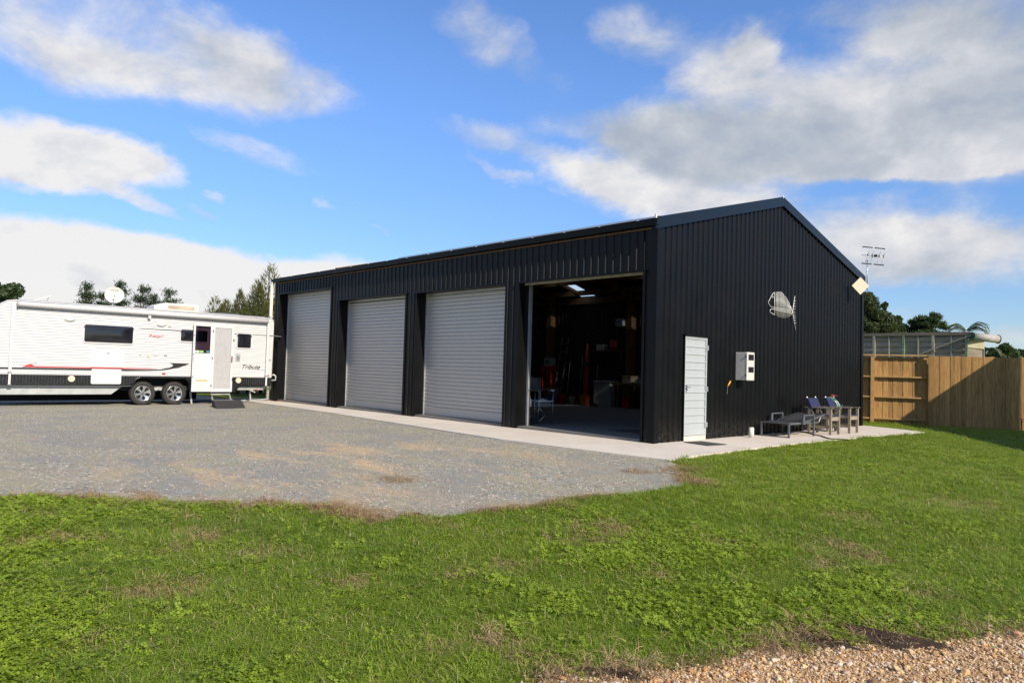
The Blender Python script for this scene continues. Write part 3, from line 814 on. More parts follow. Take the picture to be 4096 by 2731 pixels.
b = MB(); b.box(.0, .034, DY0 - .028, DY0 - .002, .004, DZ1 - .013); b.box(.0, .030, DY1 + .002, DY1 + .034, .004, DZ1 - .013); b.build('door_jamb', 'trim', shed)
MB().box(-.05, .024, DY0 + .004, DY1 - .004, .002, .09).build('door_sill', 'concrete', shed)

# ------------------------------------------------------------------ things fixed to the shed
for k in range(4):
    xa = -8.55 + k * 1.98
    sp = thing('solar_panel', ('leftmost thin solar panel edge lying along the front roof edge', 'second solar panel edge from the left along the front roof edge', 'third solar panel edge from the left along the front roof edge', 'solar panel edge nearest the gable corner on the front roof')[k], 'solar panel', (xa + .97, .3, H + .2), 'solar panels along the front of the shed roof')
    roofbox(xa, xa + 1.94, .01, 1.06, 0, .026, .032).build('panel_frame', 'alum', sp)
    roofbox(xa + .02, xa + 1.92, .03, 1.04, 0, .003, .0585).build('cell_sheet', 'panelpv', sp)

mb_ = thing('meter_box', 'white electricity meter box with two dark windows mounted on the black side wall', 'meter box', (.03, 3.08, 1.22))
MB().bbox(.028, .275, 2.93, 3.245, 1.22, 1.815, .008).build('case', 'boxgrey', mb_)
dr = MB().bbox(.279, .302, 2.925, 3.25, 1.215, 1.82, .012).build('door', 'boxgrey', mb_)
for z0, z1 in ((1.655, 1.765), (1.395, 1.50)):
    f = MB().box(.302, .306, 2.975, 3.205, z0 - .008, z1 + .008).build('window', 'dkgrey', mb_)
    MB().box(.306, .309, 2.985, 3.195, z0, z1).build('pane', 'glass', f)
for z in (1.32, 1.72): MB().box(.262, .281, 2.917, 2.927, z - .018, z + .018).build('latch', 'cvblack', mb_)

# wire fish
fk = lambda a, b_: pX(3000 + a / 5.227, 1100 + b_ / 5.227, .075)
fish = thing('wire_fish', 'white wire fish skeleton sculpture hung on the black gable wall', 'wall art', tuple(fk(690, 770)))
rad = .0052
b = MB(); b.tube([fk(*q) for q in [(515, 362), (490, 372), (470, 395), (430, 475), (385, 560), (390, 595), (440, 660), (520, 685), (700, 715), (940, 770)]], rad)
b.build('upper_outline', 'wire', fish, True)
b = MB(); b.tube([fk(*q) for q in [(515, 835), (495, 825), (420, 775), (415, 745), (445, 708), (520, 722), (700, 760), (940, 806)]], rad)
b.build('lower_outline', 'wire', fish, True)
MB().tube([fk(*q) for q in [(462, 425), (478, 445), (483, 462), (475, 475), (460, 468), (462, 455)]], rad).build('eye', 'wire', fish, True)
ribs = [(515, 362, 838), (547, 355, 850), (577, 348, 865), (602, 347, 878), (628, 347, 886), (652, 352, 890), (675, 366, 895), (702, 392, 898), (727, 428, 898), (752, 456, 892), (778, 498, 892), (800, 535, 880), (823, 577, 870), (842, 635, 845)]
for q, (x_, t_, b_) in enumerate(ribs): MB().tube([fk(x_, t_), fk(x_ - 4, b_)], rad).build('rib', 'wire', fish, True)
MB().tube([fk(842, 635), fk(885, 765), fk(848, 845)], rad).build('tail_root', 'wire', fish, True)
MB().tube([fk(938, 440), fk(888, 780), fk(955, 1140)], rad * 1.2).build('tail_spine', 'wire', fish, True)
for q in (543, 600, 655, 710, 848, 893, 945, 1000):
    xs0 = 938 - (q - 440) / 340 * 50 if q < 780 else 888 + (q - 780) / 360 * 67
    MB().tube([fk(xs0, q), fk(xs0 + 35 + (12 if 600 < q < 900 else 0), q + 3)], rad).build('tail_ray', 'wire', fish, True)
for q in ((520, 400), (520, 800), (780, 700), (892, 790)):
    p_ = fk(*q); MB().tube([p_, (.02, p_[1], p_[2])], .004, 5).build('wall_pin', 'wire', fish)

# hanging tool with yellow handle
yt = thing('hanging_tool', 'small yellow-handled tool hanging on the black side wall', 'tool', (.03, 2.62, .92))
MB().tube([(.05, 2.69, 1.195), (.05, 2.66, 1.16), (.048, 2.585, 1.085)], [.012, .018, .013], 8).build('handle', 'yellow', yt, True)
MB().bar((.045, 2.585, 1.09), (.04, 2.573, .92), .012, .006).build('blade', 'alum', yt)
# white pipe stub
ps = thing('pipe_stub', 'short white plastic pipe stub standing on the slab by the wall', 'pipe', (.30, 3.2, 0))
MB().cyl((.28, 3.19, 0), (.28, 3.19, .205), .055, n=18).build('pipe', 'white', ps, True); MB().cyl((.28, 3.19, .205), (.28, 3.19, .215), .045, n=18).build('cap', 'cream', ps)
# mats
dm = MB().prism([(.17, .76), (.25, 1.24), (.86, 1.15), (.79, .60)], 2, .001, .014).build('door_mat', 'darkmat'); tag(dm, 'dark woven mat lying before the pale grey side door', 'mat')
im = MB().prism([(-1.95, 1.1), (-1.75, 1.85), (-.9, 1.7), (-1.1, .95)], 2, .051, .062).build('floor_mat', 'darkmat'); tag(im, 'black mat on the floor just inside the open bay', 'mat')

# flat panel antenna and TV aerial
dq = lambda a, b_, Y: pY(3380 + a / 6.27, 950 + b_ / 6.27, Y)
dc = pX(3380 + 390 / 6.27, 950 + 1212 / 6.27, .35)
pa = thing('panel_antenna', 'cream diamond-shaped flat panel antenna on the gable wall end', 'antenna', tuple(dc))
nrm = np.array([.72, -.69, .0]); nrm /= np.linalg.norm(nrm); tg = np.cross((0, 0, 1.), nrm); up = np.array((0, 0, 1.))
hd = .235
b = MB()
pts = [dc + tg * hd * 1.0, dc + up * hd * 1.02, dc - tg * hd, dc - up * hd * 1.02]
b.add(pts + [p_ - nrm * .03 for p_ in pts], [(0, 1, 2, 3), (7, 6, 5, 4), (0, 4, 5, 1), (1, 5, 6, 2), (2, 6, 7, 3), (3, 7, 4, 0)])
b.build('panel', 'cream', pa)
b = MB(); b.tube([dc - nrm * .02, dc - nrm * .10, (.12, dc[1] + .05, dc[2] - .02), (.0, dc[1] + .05, dc[2] - .02)], .014); b.build('bracket', 'dkgrey', pa)
AY = 10.16
ta = thing('tv_aerial', 'tall television aerial with wire elements on a thin mast behind the shed', 'aerial', tuple(dq(555, 1300, AY)))
MB().tube([dq(552, 1330, AY), dq(557, 560, AY)], .014, 8).build('mast', 'alum', ta, True)
b = MB(); b.tube([dq(415, 437, AY), dq(985, 490, AY + .1)], .009, 6); b.tube([dq(520, 470, AY - .05), dq(530, 500, AY - .05), dq(560, 510, AY), dq(585, 490, AY)], .008, 6); b.build('boom', 'white', ta, True)
for q in ((435, 230, 695, 256), (740, 260, 1003, 287), (410, 645, 670, 670), (715, 672, 978, 697)):
    MB().bar(dq(q[0], q[1], AY + .04), dq(q[2], q[3], AY + .12), .016, .028).build('reflector_bar', 'swblack', ta)
for q in ((572, 430, 600, 370, 630, 258), (685, 432, 715, 375, 745, 268), (855, 450, 885, 390, 915, 283), (965, 460, 1000, 400, 1028, 297),
          (580, 480, 552, 500, 515, 620), (700, 492, 668, 510, 635, 635), (868, 505, 838, 525, 805, 652), (985, 520, 950, 540, 920, 664)):
    MB().tube([dq(q[0], q[1], AY - .02), dq(q[2], q[3], AY - .04), dq(q[4], q[5], AY - .08)], .006, 5).build('element', 'white', ta, True)
for q in ((735, 435, 805, 482),):
    p0, p1 = dq(q[0], q[1], AY - .03), dq(q[2], q[3], AY - .03); MB().box(p0[0], p1[0], AY - .06, AY, p1[2], p0[2]).build('balun_box', 'swblack', ta)
for q in ((572, 432), (685, 437), (685, 475), (855, 455), (855, 490), (965, 460), (965, 500)):
    p0 = dq(*q, AY); MB().box(p0[0] - .012, p0[0] + .012, AY - .03, AY + .02, p0[2] - .014, p0[2] + .014).build('insulator', 'swblack', ta)

# ------------------------------------------------------------------ garden furniture on the slab
def director_chair(name, label, x0, y0, wd=.50, dp=.58):
    """navy canvas chair, back to the wall (x = x0), facing +X"""
    t = thing(name, label, 'chair', (x0 + dp / 2, y0 + wd / 2, 0), 'navy director chairs by the side wall')
    xb, xf = x0 + .04, x0 + dp; ya, yb = y0, y0 + wd; lw = .042
    for (xx, yy) in ((xb, ya), (xf, ya), (xb, yb), (xf, yb)):
        MB().box(xx - .028, xx + .028, yy - lw / 2, yy + lw / 2, 0, .605).build('leg', 'teak', t)
    for yy in (ya, yb):
        b = MB(); pts = [(xb - .10, .626), (xb - .11, .614), (xb - .05, .606), (xf + .03, .606), (xf + .06, .612), (xf + .055, .628), (xf, .630), (xb - .06, .631)]
        b.prism([(p_[0], p_[1]) for p_ in pts], 1, yy - .026, yy + .026)
        b.build('armrest', 'teak', t)
        MB().box(xb + .03, xf - .03, yy - .012, yy + .012, .36, .43).build('side_rail', 'teak', t)
        MB().box(xb + .03, xf - .03, yy - .012, yy + .012, .14, .19).build('stretcher', 'teak', t)
        MB().bar((xb + .13, yy * .999, .40), (xb - .06, yy, .84), .028, .026, (0, 1, 0)).build('back_post', 'teak', t)
        MB().cyl((xb - .06, yy, .836), (xb - .064, yy, .862), .022, .018, 10).build('post_cap', 'white', t)
    MB().box(xf - .012, xf + .012, ya + .02, yb - .02, .325, .41).build('front_rail', 'teak', t)
    MB().box(xb - .012, xb + .012, ya + .02, yb - .02, .16, .20).build('rear_rail', 'teak', t)
    b = MB(); N = 9; V = []; F = []
    for k in range(N):                                              # sagging seat sling
        s_ = k / (N - 1); yy = ya + .02 + s_ * (wd - .04); zz = .442 - .03 * math.sin(math.pi * s_)
        V += [(xb + .06, yy, zz), (xf + .01, yy, zz), (xf + .01, yy, zz - .012), (xb + .06, yy, zz - .012)]
    for k in range(N - 1):
        for i in range(4): F.append((k * 4 + i, k * 4 + (i + 1) % 4, k * 4 + 4 + (i + 1) % 4, k * 4 + 4 + i))
    F += [(0, 1, 2, 3), (4 * N - 4, 4 * N - 3, 4 * N - 2, 4 * N - 1)]
    b.add(V, F).build('seat', 'blue', t, True)
    b = MB(); V = []; F = []
    for k in range(N):
        s_ = k / (N - 1); yy = ya - .03 + s_ * (wd + .06); bow = .022 * math.sin(math.pi * s_)
        for dx, zz in ((0, .60), (0, .832)):
            xx = xb + .13 - .19 * (zz - .40) / .44 - bow; V += [(xx + .034, yy, zz), (xx - .022 if s_ in (0, 1) else xx + .024, yy, zz)]
    for k in range(N - 1):
        a_, c_ = 4 * k, 4 * k + 4
        F += [(a_, c_, c_ + 2, a_ + 2), (a_ + 1, a_ + 3, c_ + 3, c_ + 1), (a_, a_ + 1, c_ + 1, c_), (a_ + 2, c_ + 2, c_ + 3, a_ + 3)]
    F += [(0, 2, 3, 1), (4 * N - 4, 4 * N - 3, 4 * N - 1, 4 * N - 2)]
    bk = b.add(V, F).build('backrest', 'blue', t, False)
    for ys in (ya + .10, yb - .10):
        MB().bar((xb + .13 - .19 * .21 / .44 + .018, ys, .61), (xb + .13 - .19 * .43 / .44 + .018, ys, .83), .004, .004).build('stitching', 'blue', bk)
    return t
director_chair('director_chair', 'navy canvas and weathered wood chair beside the black lounger', .40, 5.66, .46, .54)
director_chair('director_chair', 'navy canvas and weathered wood chair with coiled hose over its back', .43, 6.63, .48, .56)

lg = thing('sun_lounger', 'charcoal metal sun lounger with low arms on the slab beside the wall', 'sun lounger', (.5, 4.6, 0))
xa, xb = .17, .80
for xx in (xa, xb):
    MB().bar((xx, 3.84, .40), (xx, 5.25, .385), .03, .05).build('side_rail', 'dkgrey', lg)
    MB().box(xx - .018, xx + .018, 3.83, 3.866, .0, .41).build('leg', 'dkgrey', lg)
    xo = xx + (.06 if xx > .5 else -.05)
    MB().box(xo - .018, xo + .018, 4.93, 4.966, .0, .62).build('leg', 'dkgrey', lg)
    b = MB(); b.tube([(xo, 4.43, .36), (xo, 4.43, .59), (xo, 4.45, .62), (xo, 4.96, .625)], .022, 6); b.build('armrest', 'dkgrey', lg)
    MB().tube([(xo, 4.43, .37), (xo, 4.43, .60)], .033, 8).build('arm_sleeve', 'dkgrey', lg)
    MB().bar((xx, 4.62, .415), (xx, 5.72, .62), .03, .045).build('back_rail', 'dkgrey', lg)
    MB().tube([(xx, 5.45, .55), (xx, 5.35, .40), (xx, 5.1, .36)], .010, 6).build('prop_stay', 'alum', lg)
MB().box(xa - .018, xb + .018, 3.832, 3.864, .008, .034).build('foot_bar', 'dkgrey', lg)
MB().box(xa - .018, xb + .018, 3.832, 3.864, .39, .425).build('end_rail', 'dkgrey', lg)
MB().bar((xa, 5.72, .62), (xb, 5.72, .62), .03, .04).build('head_rail', 'dkgrey', lg)
MB().tube([(xa, 4.3, .36), (.35, 4.3, .32), (.6, 4.3, .32), (xb, 4.3, .36)], .012, 6).build('cross_tube', 'dkgrey', lg)
def sling(name, ya, yb, za, zb_, sag):
    b = MB(); N = 9; V = []; F = []
    for k in range(N):
        s_ = k / (N - 1); xx = xa + .01 + s_ * (xb - xa - .02); d = -sag * math.sin(math.pi * s_)
        V += [(xx, ya, za + d), (xx, yb, zb_ + d), (xx, yb, zb_ + d - .008), (xx, ya, za + d - .008)]
    for k in range(N - 1):
        for i in range(4): F.append((k * 4 + i, k * 4 + (i + 1) % 4, k * 4 + 4 + (i + 1) % 4, k * 4 + 4 + i))
    F += [(0, 1, 2, 3), (4 * N - 4, 4 * N - 3, 4 * N - 2, 4 * N - 1)]
    return b.add(V, F).build(name, 'sling', lg, True)
lg.scale = (1, 1, .76)
sling('seat', 3.87, 4.62, .43, .425, .02); sling('backrest', 4.64, 5.71, .44, .645, .025)

# coiled hoses over the second chair, garden hose along the slab
hs = thing('hose_bundle', 'tangled green and white hoses tied in red over the navy chair', 'hose', (.36, 7.0, .85))
def arc(p0, p1, h, n=10, out=(0, 0, 0)):
    p0, p1, out = np.array(p0, float), np.array(p1, float), np.array(out, float); P = []
    for k in range(n + 1):
        t = k / n; P.append(p0 * (1 - t) + p1 * t + (np.array((0, 0, h)) + out) * math.sin(math.pi * t))
    return P
for k in range(3):
    MB().tube(arc((.30 + .02 * k, 6.80 + .015 * k, .82), (.56 + .02 * k, 7.08 + .02 * k, .62), .07 + .012 * k, 12), .009, 6).build('green_loop', 'green', hs, True)
for k in range(4):
    MB().tube(arc((.38 + .008 * k, 6.97 + .006 * k, .85), (.54 + .02 * k, 7.04 + .014 * k, .58 - .03 * (k % 2)), .005 + .006 * k, 12, (.05, .0, 0)), .0055, 6).build('white_loop', 'ltblue', hs, True)
MB().tube(arc((.62, 7.12, .66), (.44, 6.98, .05), -.06, 12, (.04, 0, 0)), .009, 6).build('hose_tail', 'green', hs, True)
MB().tube([(.40, 6.93, .87), (.43, 6.97, .905), (.47, 6.99, .87), (.45, 6.96, .82), (.41, 6.93, .83), (.44, 6.97, .90), (.52, 7.09, .875)], .008, 6).build('red_tie', 'red', hs, True)
gh = thing('garden_hose', 'dark garden hose snaking from the wall over the slab into grass', 'hose', (.8, 5.2, 0))
hp_ = [pix_ground(3200 + a / 7.13, 1560 + b_ / 7.13, .012) for a, b_ in [(180, 1205), (300, 1235), (450, 1275), (600, 1300), (720, 1345), (850, 1380), (1000, 1398), (1150, 1402), (1290, 1408), (1420, 1425)]]
MB().tube([(a, b_, .013) for a, b_ in hp_], .012, 6).build('hose', 'rubber', gh, True)
MB().tube([(.10, 5.0, .35), (.09, 5.2, .2), (.12, 5.35, .05), (*hp_[0], .013)], .012, 6).build('hose_rise', 'rubber', gh, True)

# ------------------------------------------------------------------ CARAVAN (side in the plane X = CX, nose at low y)
CX = -15.40
GC = -.075
cv = thing('caravan', 'long white caravan with black checker-plate skirt parked left of the shed', 'caravan', (-16.6, -4, GC))
def onto(y, z, X):       # a point measured on the side plane, carried along the sight line to depth X
    k = (X - CAM[0]) / (CX - CAM[0]); return CAM[1] + (y - CAM[1]) * k, CAM[2] + (z - CAM[2]) * k
prof = [(-7.97, .80), (-7.99, 2.45), (-7.97, 2.60), (-7.91, 2.70), (-7.80, 2.765), (-7.60, 2.795), (-5.2, 2.815), (-.45, 2.80), (-.36, 2.785), (-.30, 2.74), (-.28, 2.66), (-.28, .80)]
body = MB().prism(prof, 0, -17.85, CX - .012).build('body', 'cvwhite', cv)
# ribbed aluminium cladding, one strip at a time
SP = .0775
def strip_mesh(y0, y1, nm):
    pr = [(0, .0), (.004, .0), (.009, .006), (.030, .0085), (.060, .0085), (SP - .006, .006), (SP, .0)]
    V = []
    for zz, d in pr: V += [(d, y0, zz), (d, y1, zz)]
    return MB().add(V, [(2 * k, 2 * k + 1, 2 * k + 3, 2 * k + 2) for k in range(len(pr) - 1)]).mesh(nm, 'cvwhite')
full = strip_mesh(-7.965, -.285, 'cladding_strip')
for k in range(25):
    z = .815 + k * SP
    me = full
    if z + SP > 2.72: me = strip_mesh(-7.80, -.34, 'cladding_strip')
    elif z + SP > 2.62: me = strip_mesh(-7.91, -.29, 'cladding_strip')
    place('cladding_strip', me, body, (CX - .012, 0, z))
# edge mould round the roof line
b = MB(); b.tube([(CX - .002, y, z + .006) for y, z in prof[1:-1]], .016, 6); b.tube([(CX - .002, -.283, z) for z in (.82, 2.70)], .010, 5)
b.build('edge_mould', 'cvwhite', cv, True)
b = MB(); b.tube([(CX - .004, y, z + .020) for y, z in prof[3:-2]], .010, 5); b.build('roof_seal', 'dkgrey', cv, True)
roof = MB().prism([(-17.85, 2.80), (-15.55, 2.80), (-15.75, 2.865), (-16.6, 2.885), (-17.5, 2.865)], 1, -7.45, -.45).build('roof_skin', 'cvwhite', cv)
# black chequer-plate skirt with the wheel arch and dropped door bay cut in it
SK = [(-7.93, .80), (-.285, .80), (-.285, .56), (-.33, .50), (-1.36, .50), (-1.60, .31), (-2.96, .31), (-2.99, .54), (-3.03, .66), (-3.11, .72), (-4.40, .735), (-4.50, .68), (-4.62, .50), (-7.93, .50)]
skt = MB().prism(SK, 0, CX - .03, CX - .004).build('skirt', 'cvblack', cv)
tp = MB()
def inpoly(y, z): return bool(in_poly(np.array([y]), np.array([z]), SK)[0])
yy = -7.88; row = 0
while yy < -.32:
    zz = .335
    c = 0
    while zz < .79:
        if all(inpoly(yy + a_, zz + b_) for a_ in (-.03, .03) for b_ in (-.02, .02)):
            s_ = 1 if (row + c) % 2 else -1
            dx, dz = .026, .016 * s_; nx, nz = -.4 * dz, .4 * dx
            q = [(yy - dx, zz - dz), (yy + nx, zz + nz), (yy + dx, zz + dz), (yy - nx, zz - nz)]
            V = [(CX - .004, a_, b_) for a_, b_ in q] + [(CX + .007, yy, zz)]
            tp.add(V, [(0, 1, 4), (1, 2, 4), (2, 3, 4), (3, 0, 4)])
        zz += .055; c += 1
    yy += .074; row += 1
o = tp.build('tread_bars', 'tread', skt); o['kind'] = 'stuff'
MB().tube([(CX + .004, y, z) for y, z in [(-4.66, .50), (-4.60, .60), (-4.52, .72), (-4.40, .765), (-3.11, .755), (-3.0, .70), (-2.965, .56)]], .022, 6).build('wheel_arch_trim', 'cvblack', cv, True)
MB().box(CX - .028, CX + .006, -7.93, -4.62, .485, .500).build('skirt_lip', 'dkgrey', cv)
# floor, chassis
b = MB(); b.box(-17.8, CX - .035, -7.9, -4.66, .50, .79); b.box(-17.8, CX - .035, -2.95, -.3, .50, .79); b.box(-17.8, CX - .035, -4.66, -2.95, .76, .795); b.box(-17.8, CX - .45, -4.66, -2.95, .45, .76)
b.build('under_floor', 'under', cv)
MB().prism([(-7.9, .25), (-5.15, .25), (-4.88, .47), (-4.88, .485), (-7.9, .485)], 0, CX - .17, CX - .11).build('chassis_rail', 'rail', cv)
MB().prism([(-7.9, .25), (-5.15, .25), (-4.88, .485), (-7.9, .485)], 0, -17.6, -17.5).build('chassis_rail', 'rail', cv)
b = MB(); b.box(CX - .20, CX - .09, -6.98, -6.955, .25, .485); b.box(CX - .20, CX - .09, -7.36, -7.34, .36, .485); b.build('rail_gusset', 'rail', cv)
MB().box(CX - .30, CX - .22, -4.9, -1.0, .36, .50).build('chassis_beam', 'under', cv)
b = MB(); b.bar((CX - .2, -4.3, .33), (CX - .2, -3.82, .42), .06, .10); b.bar((CX - .2, -3.82, .42), (CX - .2, -3.35, .33), .06, .10); b.build('suspension_arm', 'rail', cv)
b = MB(); b.box(CX - .24, CX - .10, -1.4, -.5, .38, .49); b.bar((CX - .14, -1.0, .40), (CX - .14, -.78, .30), .05, .04); b.build('rear_frame', 'rail', cv)
b = MB(); b.bar((CX - .3, -2.85, .45), (CX - .3, -2.78, GC), .05, .05); b.bar((CX - .3, -.9, .45), (CX - .3, -.85, GC), .05, .05); b.build('corner_steady', 'rail', cv)
# added dark blocker under the far side so that no light shows through
MB().box(-17.6, -17.45, -7.8, -2.0, -.02, .5).build('far_skirt', 'under', cv)

def wheel(y):
    c = (CX - .13, y, .278)
    R0 = .352
    tp_ = [(-.10, .22), (-.105, .30), (-.085, R0 - .01), (-.04, R0), (.05, R0), (.095, R0 - .012), (.112, .31), (.108, .25), (.085, .225), (-.05, .215)]
    t = MB().lathe(tp_, c, 0, 40); wh = t.build('wheel', 'rubber', cv, True)
    tb = MB()
    for k in range(44):
        a_ = 2 * math.pi * k / 44
        for xx in (-.05, .0, .05, .095):
            a2 = a_ + (.05 if xx in (0., .095) else 0); r_ = R0 - (.012 if xx == .095 else 0)
            p0 = np.array(c) + (xx - .018, math.cos(a2) * (r_ - .003), math.sin(a2) * (r_ - .003)); p1 = np.array(c) + (xx + .018, math.cos(a2) * (r_ - .003), math.sin(a2) * (r_ - .003))
            tb.bar(p0, p1, .03, .016, (0, math.cos(a2), math.sin(a2)))
    o_ = tb.build('tread_blocks', 'rubber', wh); o_['kind'] = 'stuff'
    MB().lathe([(.06, .228), (.095, .232), (.098, .222), (.07, .205), (.03, .20)], c, 0, 36).build('rim', 'alloy', wh, True)
    MB().lathe([(.02, .0), (.02, .21)], c, 0, 24).build('rim_well', 'cvblack', wh)
    for k in range(6):
        a_ = 2 * math.pi * (k + .25) / 6
        u = np.array((0, math.cos(a_), math.sin(a_))); v = np.array((0, -math.sin(a_), math.cos(a_))); cc = np.array(c)
        pts = [u * .04 - v * .032, u * .04 + v * .032, u * .12 + v * .026, u * .212 + v * .062, u * .212 - v * .062, u * .12 - v * .026]
        V = [cc + p_ + (.085 if i in (3, 4) else .072, 0, 0) for i, p_ in enumerate(pts)] + [cc + p_ + (.04, 0, 0) for p_ in pts]
        MB().add(V, [(0, 1, 2, 5), (5, 2, 3, 4)] + [(i, (i + 1) % 6, 6 + (i + 1) % 6, 6 + i) for i in range(6)]).build('spoke', 'alloy', wh)
    MB().lathe([(.06, .05), (.082, .048), (.088, .03), (.088, .0)], c, 0, 18).build('hub_cap', 'dkgrey', wh, True)
wheel(-4.31); wheel(-3.40)

# windows
def cv_window(y0, y1, z0, z1, name='window'):
    def rr(g, r):
        P = []
        for cy, cz, a0 in ((y0 + g + r, z0 + g + r, 180), (y1 - g - r, z0 + g + r, 270), (y1 - g - r, z1 - g - r, 0), (y0 + g + r, z1 - g - r, 90)):
            for k in range(5): a_ = R(a0 + k * 22.5); P.append((cy + r * math.cos(a_), cz + r * math.sin(a_)))
        return P
    f = MB().prism(rr(0, .06), 0, CX - .01, CX + .022).build(name, 'cvdoor', cv)
    MB().prism(rr(.032, .045), 0, CX + .022, CX + .026).build('seal', 'swblack', f)
    N = 14; y0_, y1_, z0_, z1_ = y0 + .04, y1 - .04, z0 + .04, z1 - .04; V = []
    for j in range(N):                                   # slightly bowed acrylic pane
        for i in range(N):
            s_, t_ = i / (N - 1), j / (N - 1); bow = .020 * (math.sin(math.pi * s_) ** .5) * (math.sin(math.pi * t_) ** .5)
            V.append((CX + .027 + bow, y0_ + s_ * (y1_ - y0_), z0_ + t_ * (z1_ - z0_)))
    MB().add(V, [(j * N + i, j * N + i + 1, (j + 1) * N + i + 1, (j + 1) * N + i) for j in range(N - 1) for i in range(N - 1)]).build('pane', 'glass', f, True)
    for yy in (y0 + .012, y1 - .026): MB().box(CX + .022, CX + .030, yy, yy + .014, z1 - .14, z1 - .06).build('catch', 'swblack', f)
    MB().box(CX + .0, CX + .034, y0 + .02, y1 - .02, z1 - .006, z1 + .012).build('rain_strip', 'cvdoor', f)
cv_window(-5.98, -4.64, 1.725, 2.285)
cv_window(-3.335, -2.46, 1.87, 2.295)
cv_window(-1.545, -1.03, 1.74, 2.265)

# lockers
def rrect(y0, y1, z0, z1, r):
    P = []
    for cy, cz, a0 in ((y0 + r, z0 + r, 180), (y1 - r, z0 + r, 270), (y1 - r, z1 - r, 0), (y0 + r, z1 - r, 90)):
        for k in range(4): a_ = R(a0 + k * 30); P.append((cy + r * math.cos(a_), cz + r * math.sin(a_)))
    return P
lk = MB().prism(rrect(-5.765, -4.875, 1.04, 1.525, .03), 0, CX - .01, CX + .012).build('picnic_hatch', 'cvdoor', cv)
MB().prism(rrect(-5.70, -4.935, 1.085, 1.465, .015), 0, CX + .012, CX + .017).build('hatch_panel', 'cvwhite', lk)
for yy in (-5.60, -5.02): MB().cyl((CX + .012, yy, 1.497), (CX + .022, yy, 1.497), .012, n=8).build('stud', 'alum', lk)
MB().cyl((CX + .017, -5.31, 1.455), (CX + .026, -5.31, 1.455), .035, n=14).build('finger_pull', 'swgrey', lk)
l2 = MB().prism(rrect(-5.725, -4.935, .552, .985, .04), 0, CX - .02, CX + .018).build('toilet_hatch', 'cvdoor', cv)
MB().prism(rrect(-5.68, -4.98, .59, .93, .03), 0, CX + .018, CX + .022).build('hatch_panel', 'cvwhite', l2)
for yy in (-5.63, -5.02): MB().cyl((CX + .018, yy, .92), (CX + .03, yy, .92), .022, n=10).build('lock', 'cream', l2)
for y in (-6.21, -1.42):
    v_ = MB().cyl((CX - .01, y, .695), (CX + .015, y, .695), .095, .085, 24).build('round_vent', 'cream', cv)
    for k in range(5): MB().box(CX + .0145, CX + .019, y - .06, y + .06, .645 + k * .022, .652 + k * .022).build('louvre', 'lens', v_)
# lamps
for (y, z) in ((-6.33, 2.38), (-3.885, 2.385)):
    b = MB(); V = []; F = []; nu_, nv_ = 20, 6
    for j in range(nv_):
        a_ = j / (nv_ - 1) * math.pi / 2
        for i in range(nu_):
            t_ = 2 * math.pi * i / nu_; V.append((CX - .006 + .055 * math.sin(a_), y + .165 * math.cos(a_) * math.cos(t_), z + .075 * math.cos(a_) * math.sin(t_)))
    for j in range(nv_ - 1):
        for i in range(nu_): F.append((j * nu_ + i, j * nu_ + (i + 1) % nu_, (j + 1) * nu_ + (i + 1) % nu_, (j + 1) * nu_ + i))
    lm = b.add(V, F).build('awning_lamp', 'white', cv, True)
    MB().prism([(y - .12, z - .01), (y, z - .055), (y + .12, z - .01), (y, z + .005)], 0, CX + .03, CX + .05).build('lens', 'lens', lm)
MB().bbox(CX - .01, CX + .03, -3.68, -3.60, 2.325, 2.375, .006).build('lamp_switch', 'cream', cv)
# sockets, catches, side markers
for (y, z, a_, h_, mt) in ((-4.44, 1.45, .035, .028, 'cream'), (-4.21, 1.42, .035, .05, 'cream'), (-4.0, 1.475, .045, .05, 'cvdoor'), (-3.72, 1.445, .045, .02, 'swgrey')):
    MB().bbox(CX - .008, CX + .028, y - a_, y + a_, z - h_, z + h_, .006).build('wall_socket', mt, cv)
for (y, z) in ((-3.75, .875), (-.43, .87)): MB().bbox(CX - .008, CX + .016, y - .05, y + .05, z - .018, z + .018, .004).build('marker_lamp', 'redlens', cv)
MB().bbox(CX - .008, CX + .012, -.40, -.33, 1.38, 1.42, .004).build('marker_lamp', 'swgrey', cv)
fl = MB().prism(rrect(-1.545, -1.395, 1.325, 1.575, .03), 0, CX - .008, CX + .014).build('filler_cap', 'swgrey', cv)
for yy in (-1.515, -1.462): MB().prism(rrect(yy, yy + .04, 1.36, 1.49, .012), 0, CX + .014, CX + .02).build('cap_flap', 'alum', fl)
# doors: solid door folded back against the side, screen door in the opening
od = MB()
XD = CX + .085
y0, y1, z0, z1 = -2.955, -2.365, .335, 2.47
od.box(XD, XD + .035, y0, y1, z0, 1.545); od.box(XD, XD + .035, y0, y0 + .06, 1.545, z1); od.box(XD, XD + .035, y1 - .06, y1, 1.545, z1); od.box(XD, XD + .035, y0 + .06, y1 - .06, 2.405, z1)
odo = od.build('entry_door', 'cvdoor', cv)
MB().box(XD + .012, XD + .018, y0 + .06, y1 - .06, 1.545, 2.405).build('door_window', 'doorglass', odo)
b = MB(); e_ = .014
b.box(XD + .035, XD + .041, y0, y0 + e_, z0, z1); b.box(XD + .035, XD + .041, y1 - e_, y1, z0, z1); b.box(XD + .035, XD + .041, y0 + e_, y1 - e_, z1 - e_, z1); b.box(XD + .035, XD + .041, y0 + e_, y1 - e_, z0, z0 + e_)
b.build('door_edge', 'cvdoor', odo)
MB().box(XD + .035, XD + .038, y0 + .13, y1 - .10, .66, .705).build('amber_tape', 'tape', odo)
gr = MB().box(XD + .035, XD + .040, y0 + .12, y1 - .13, .37, .60).build('door_grille', 'lens', odo)
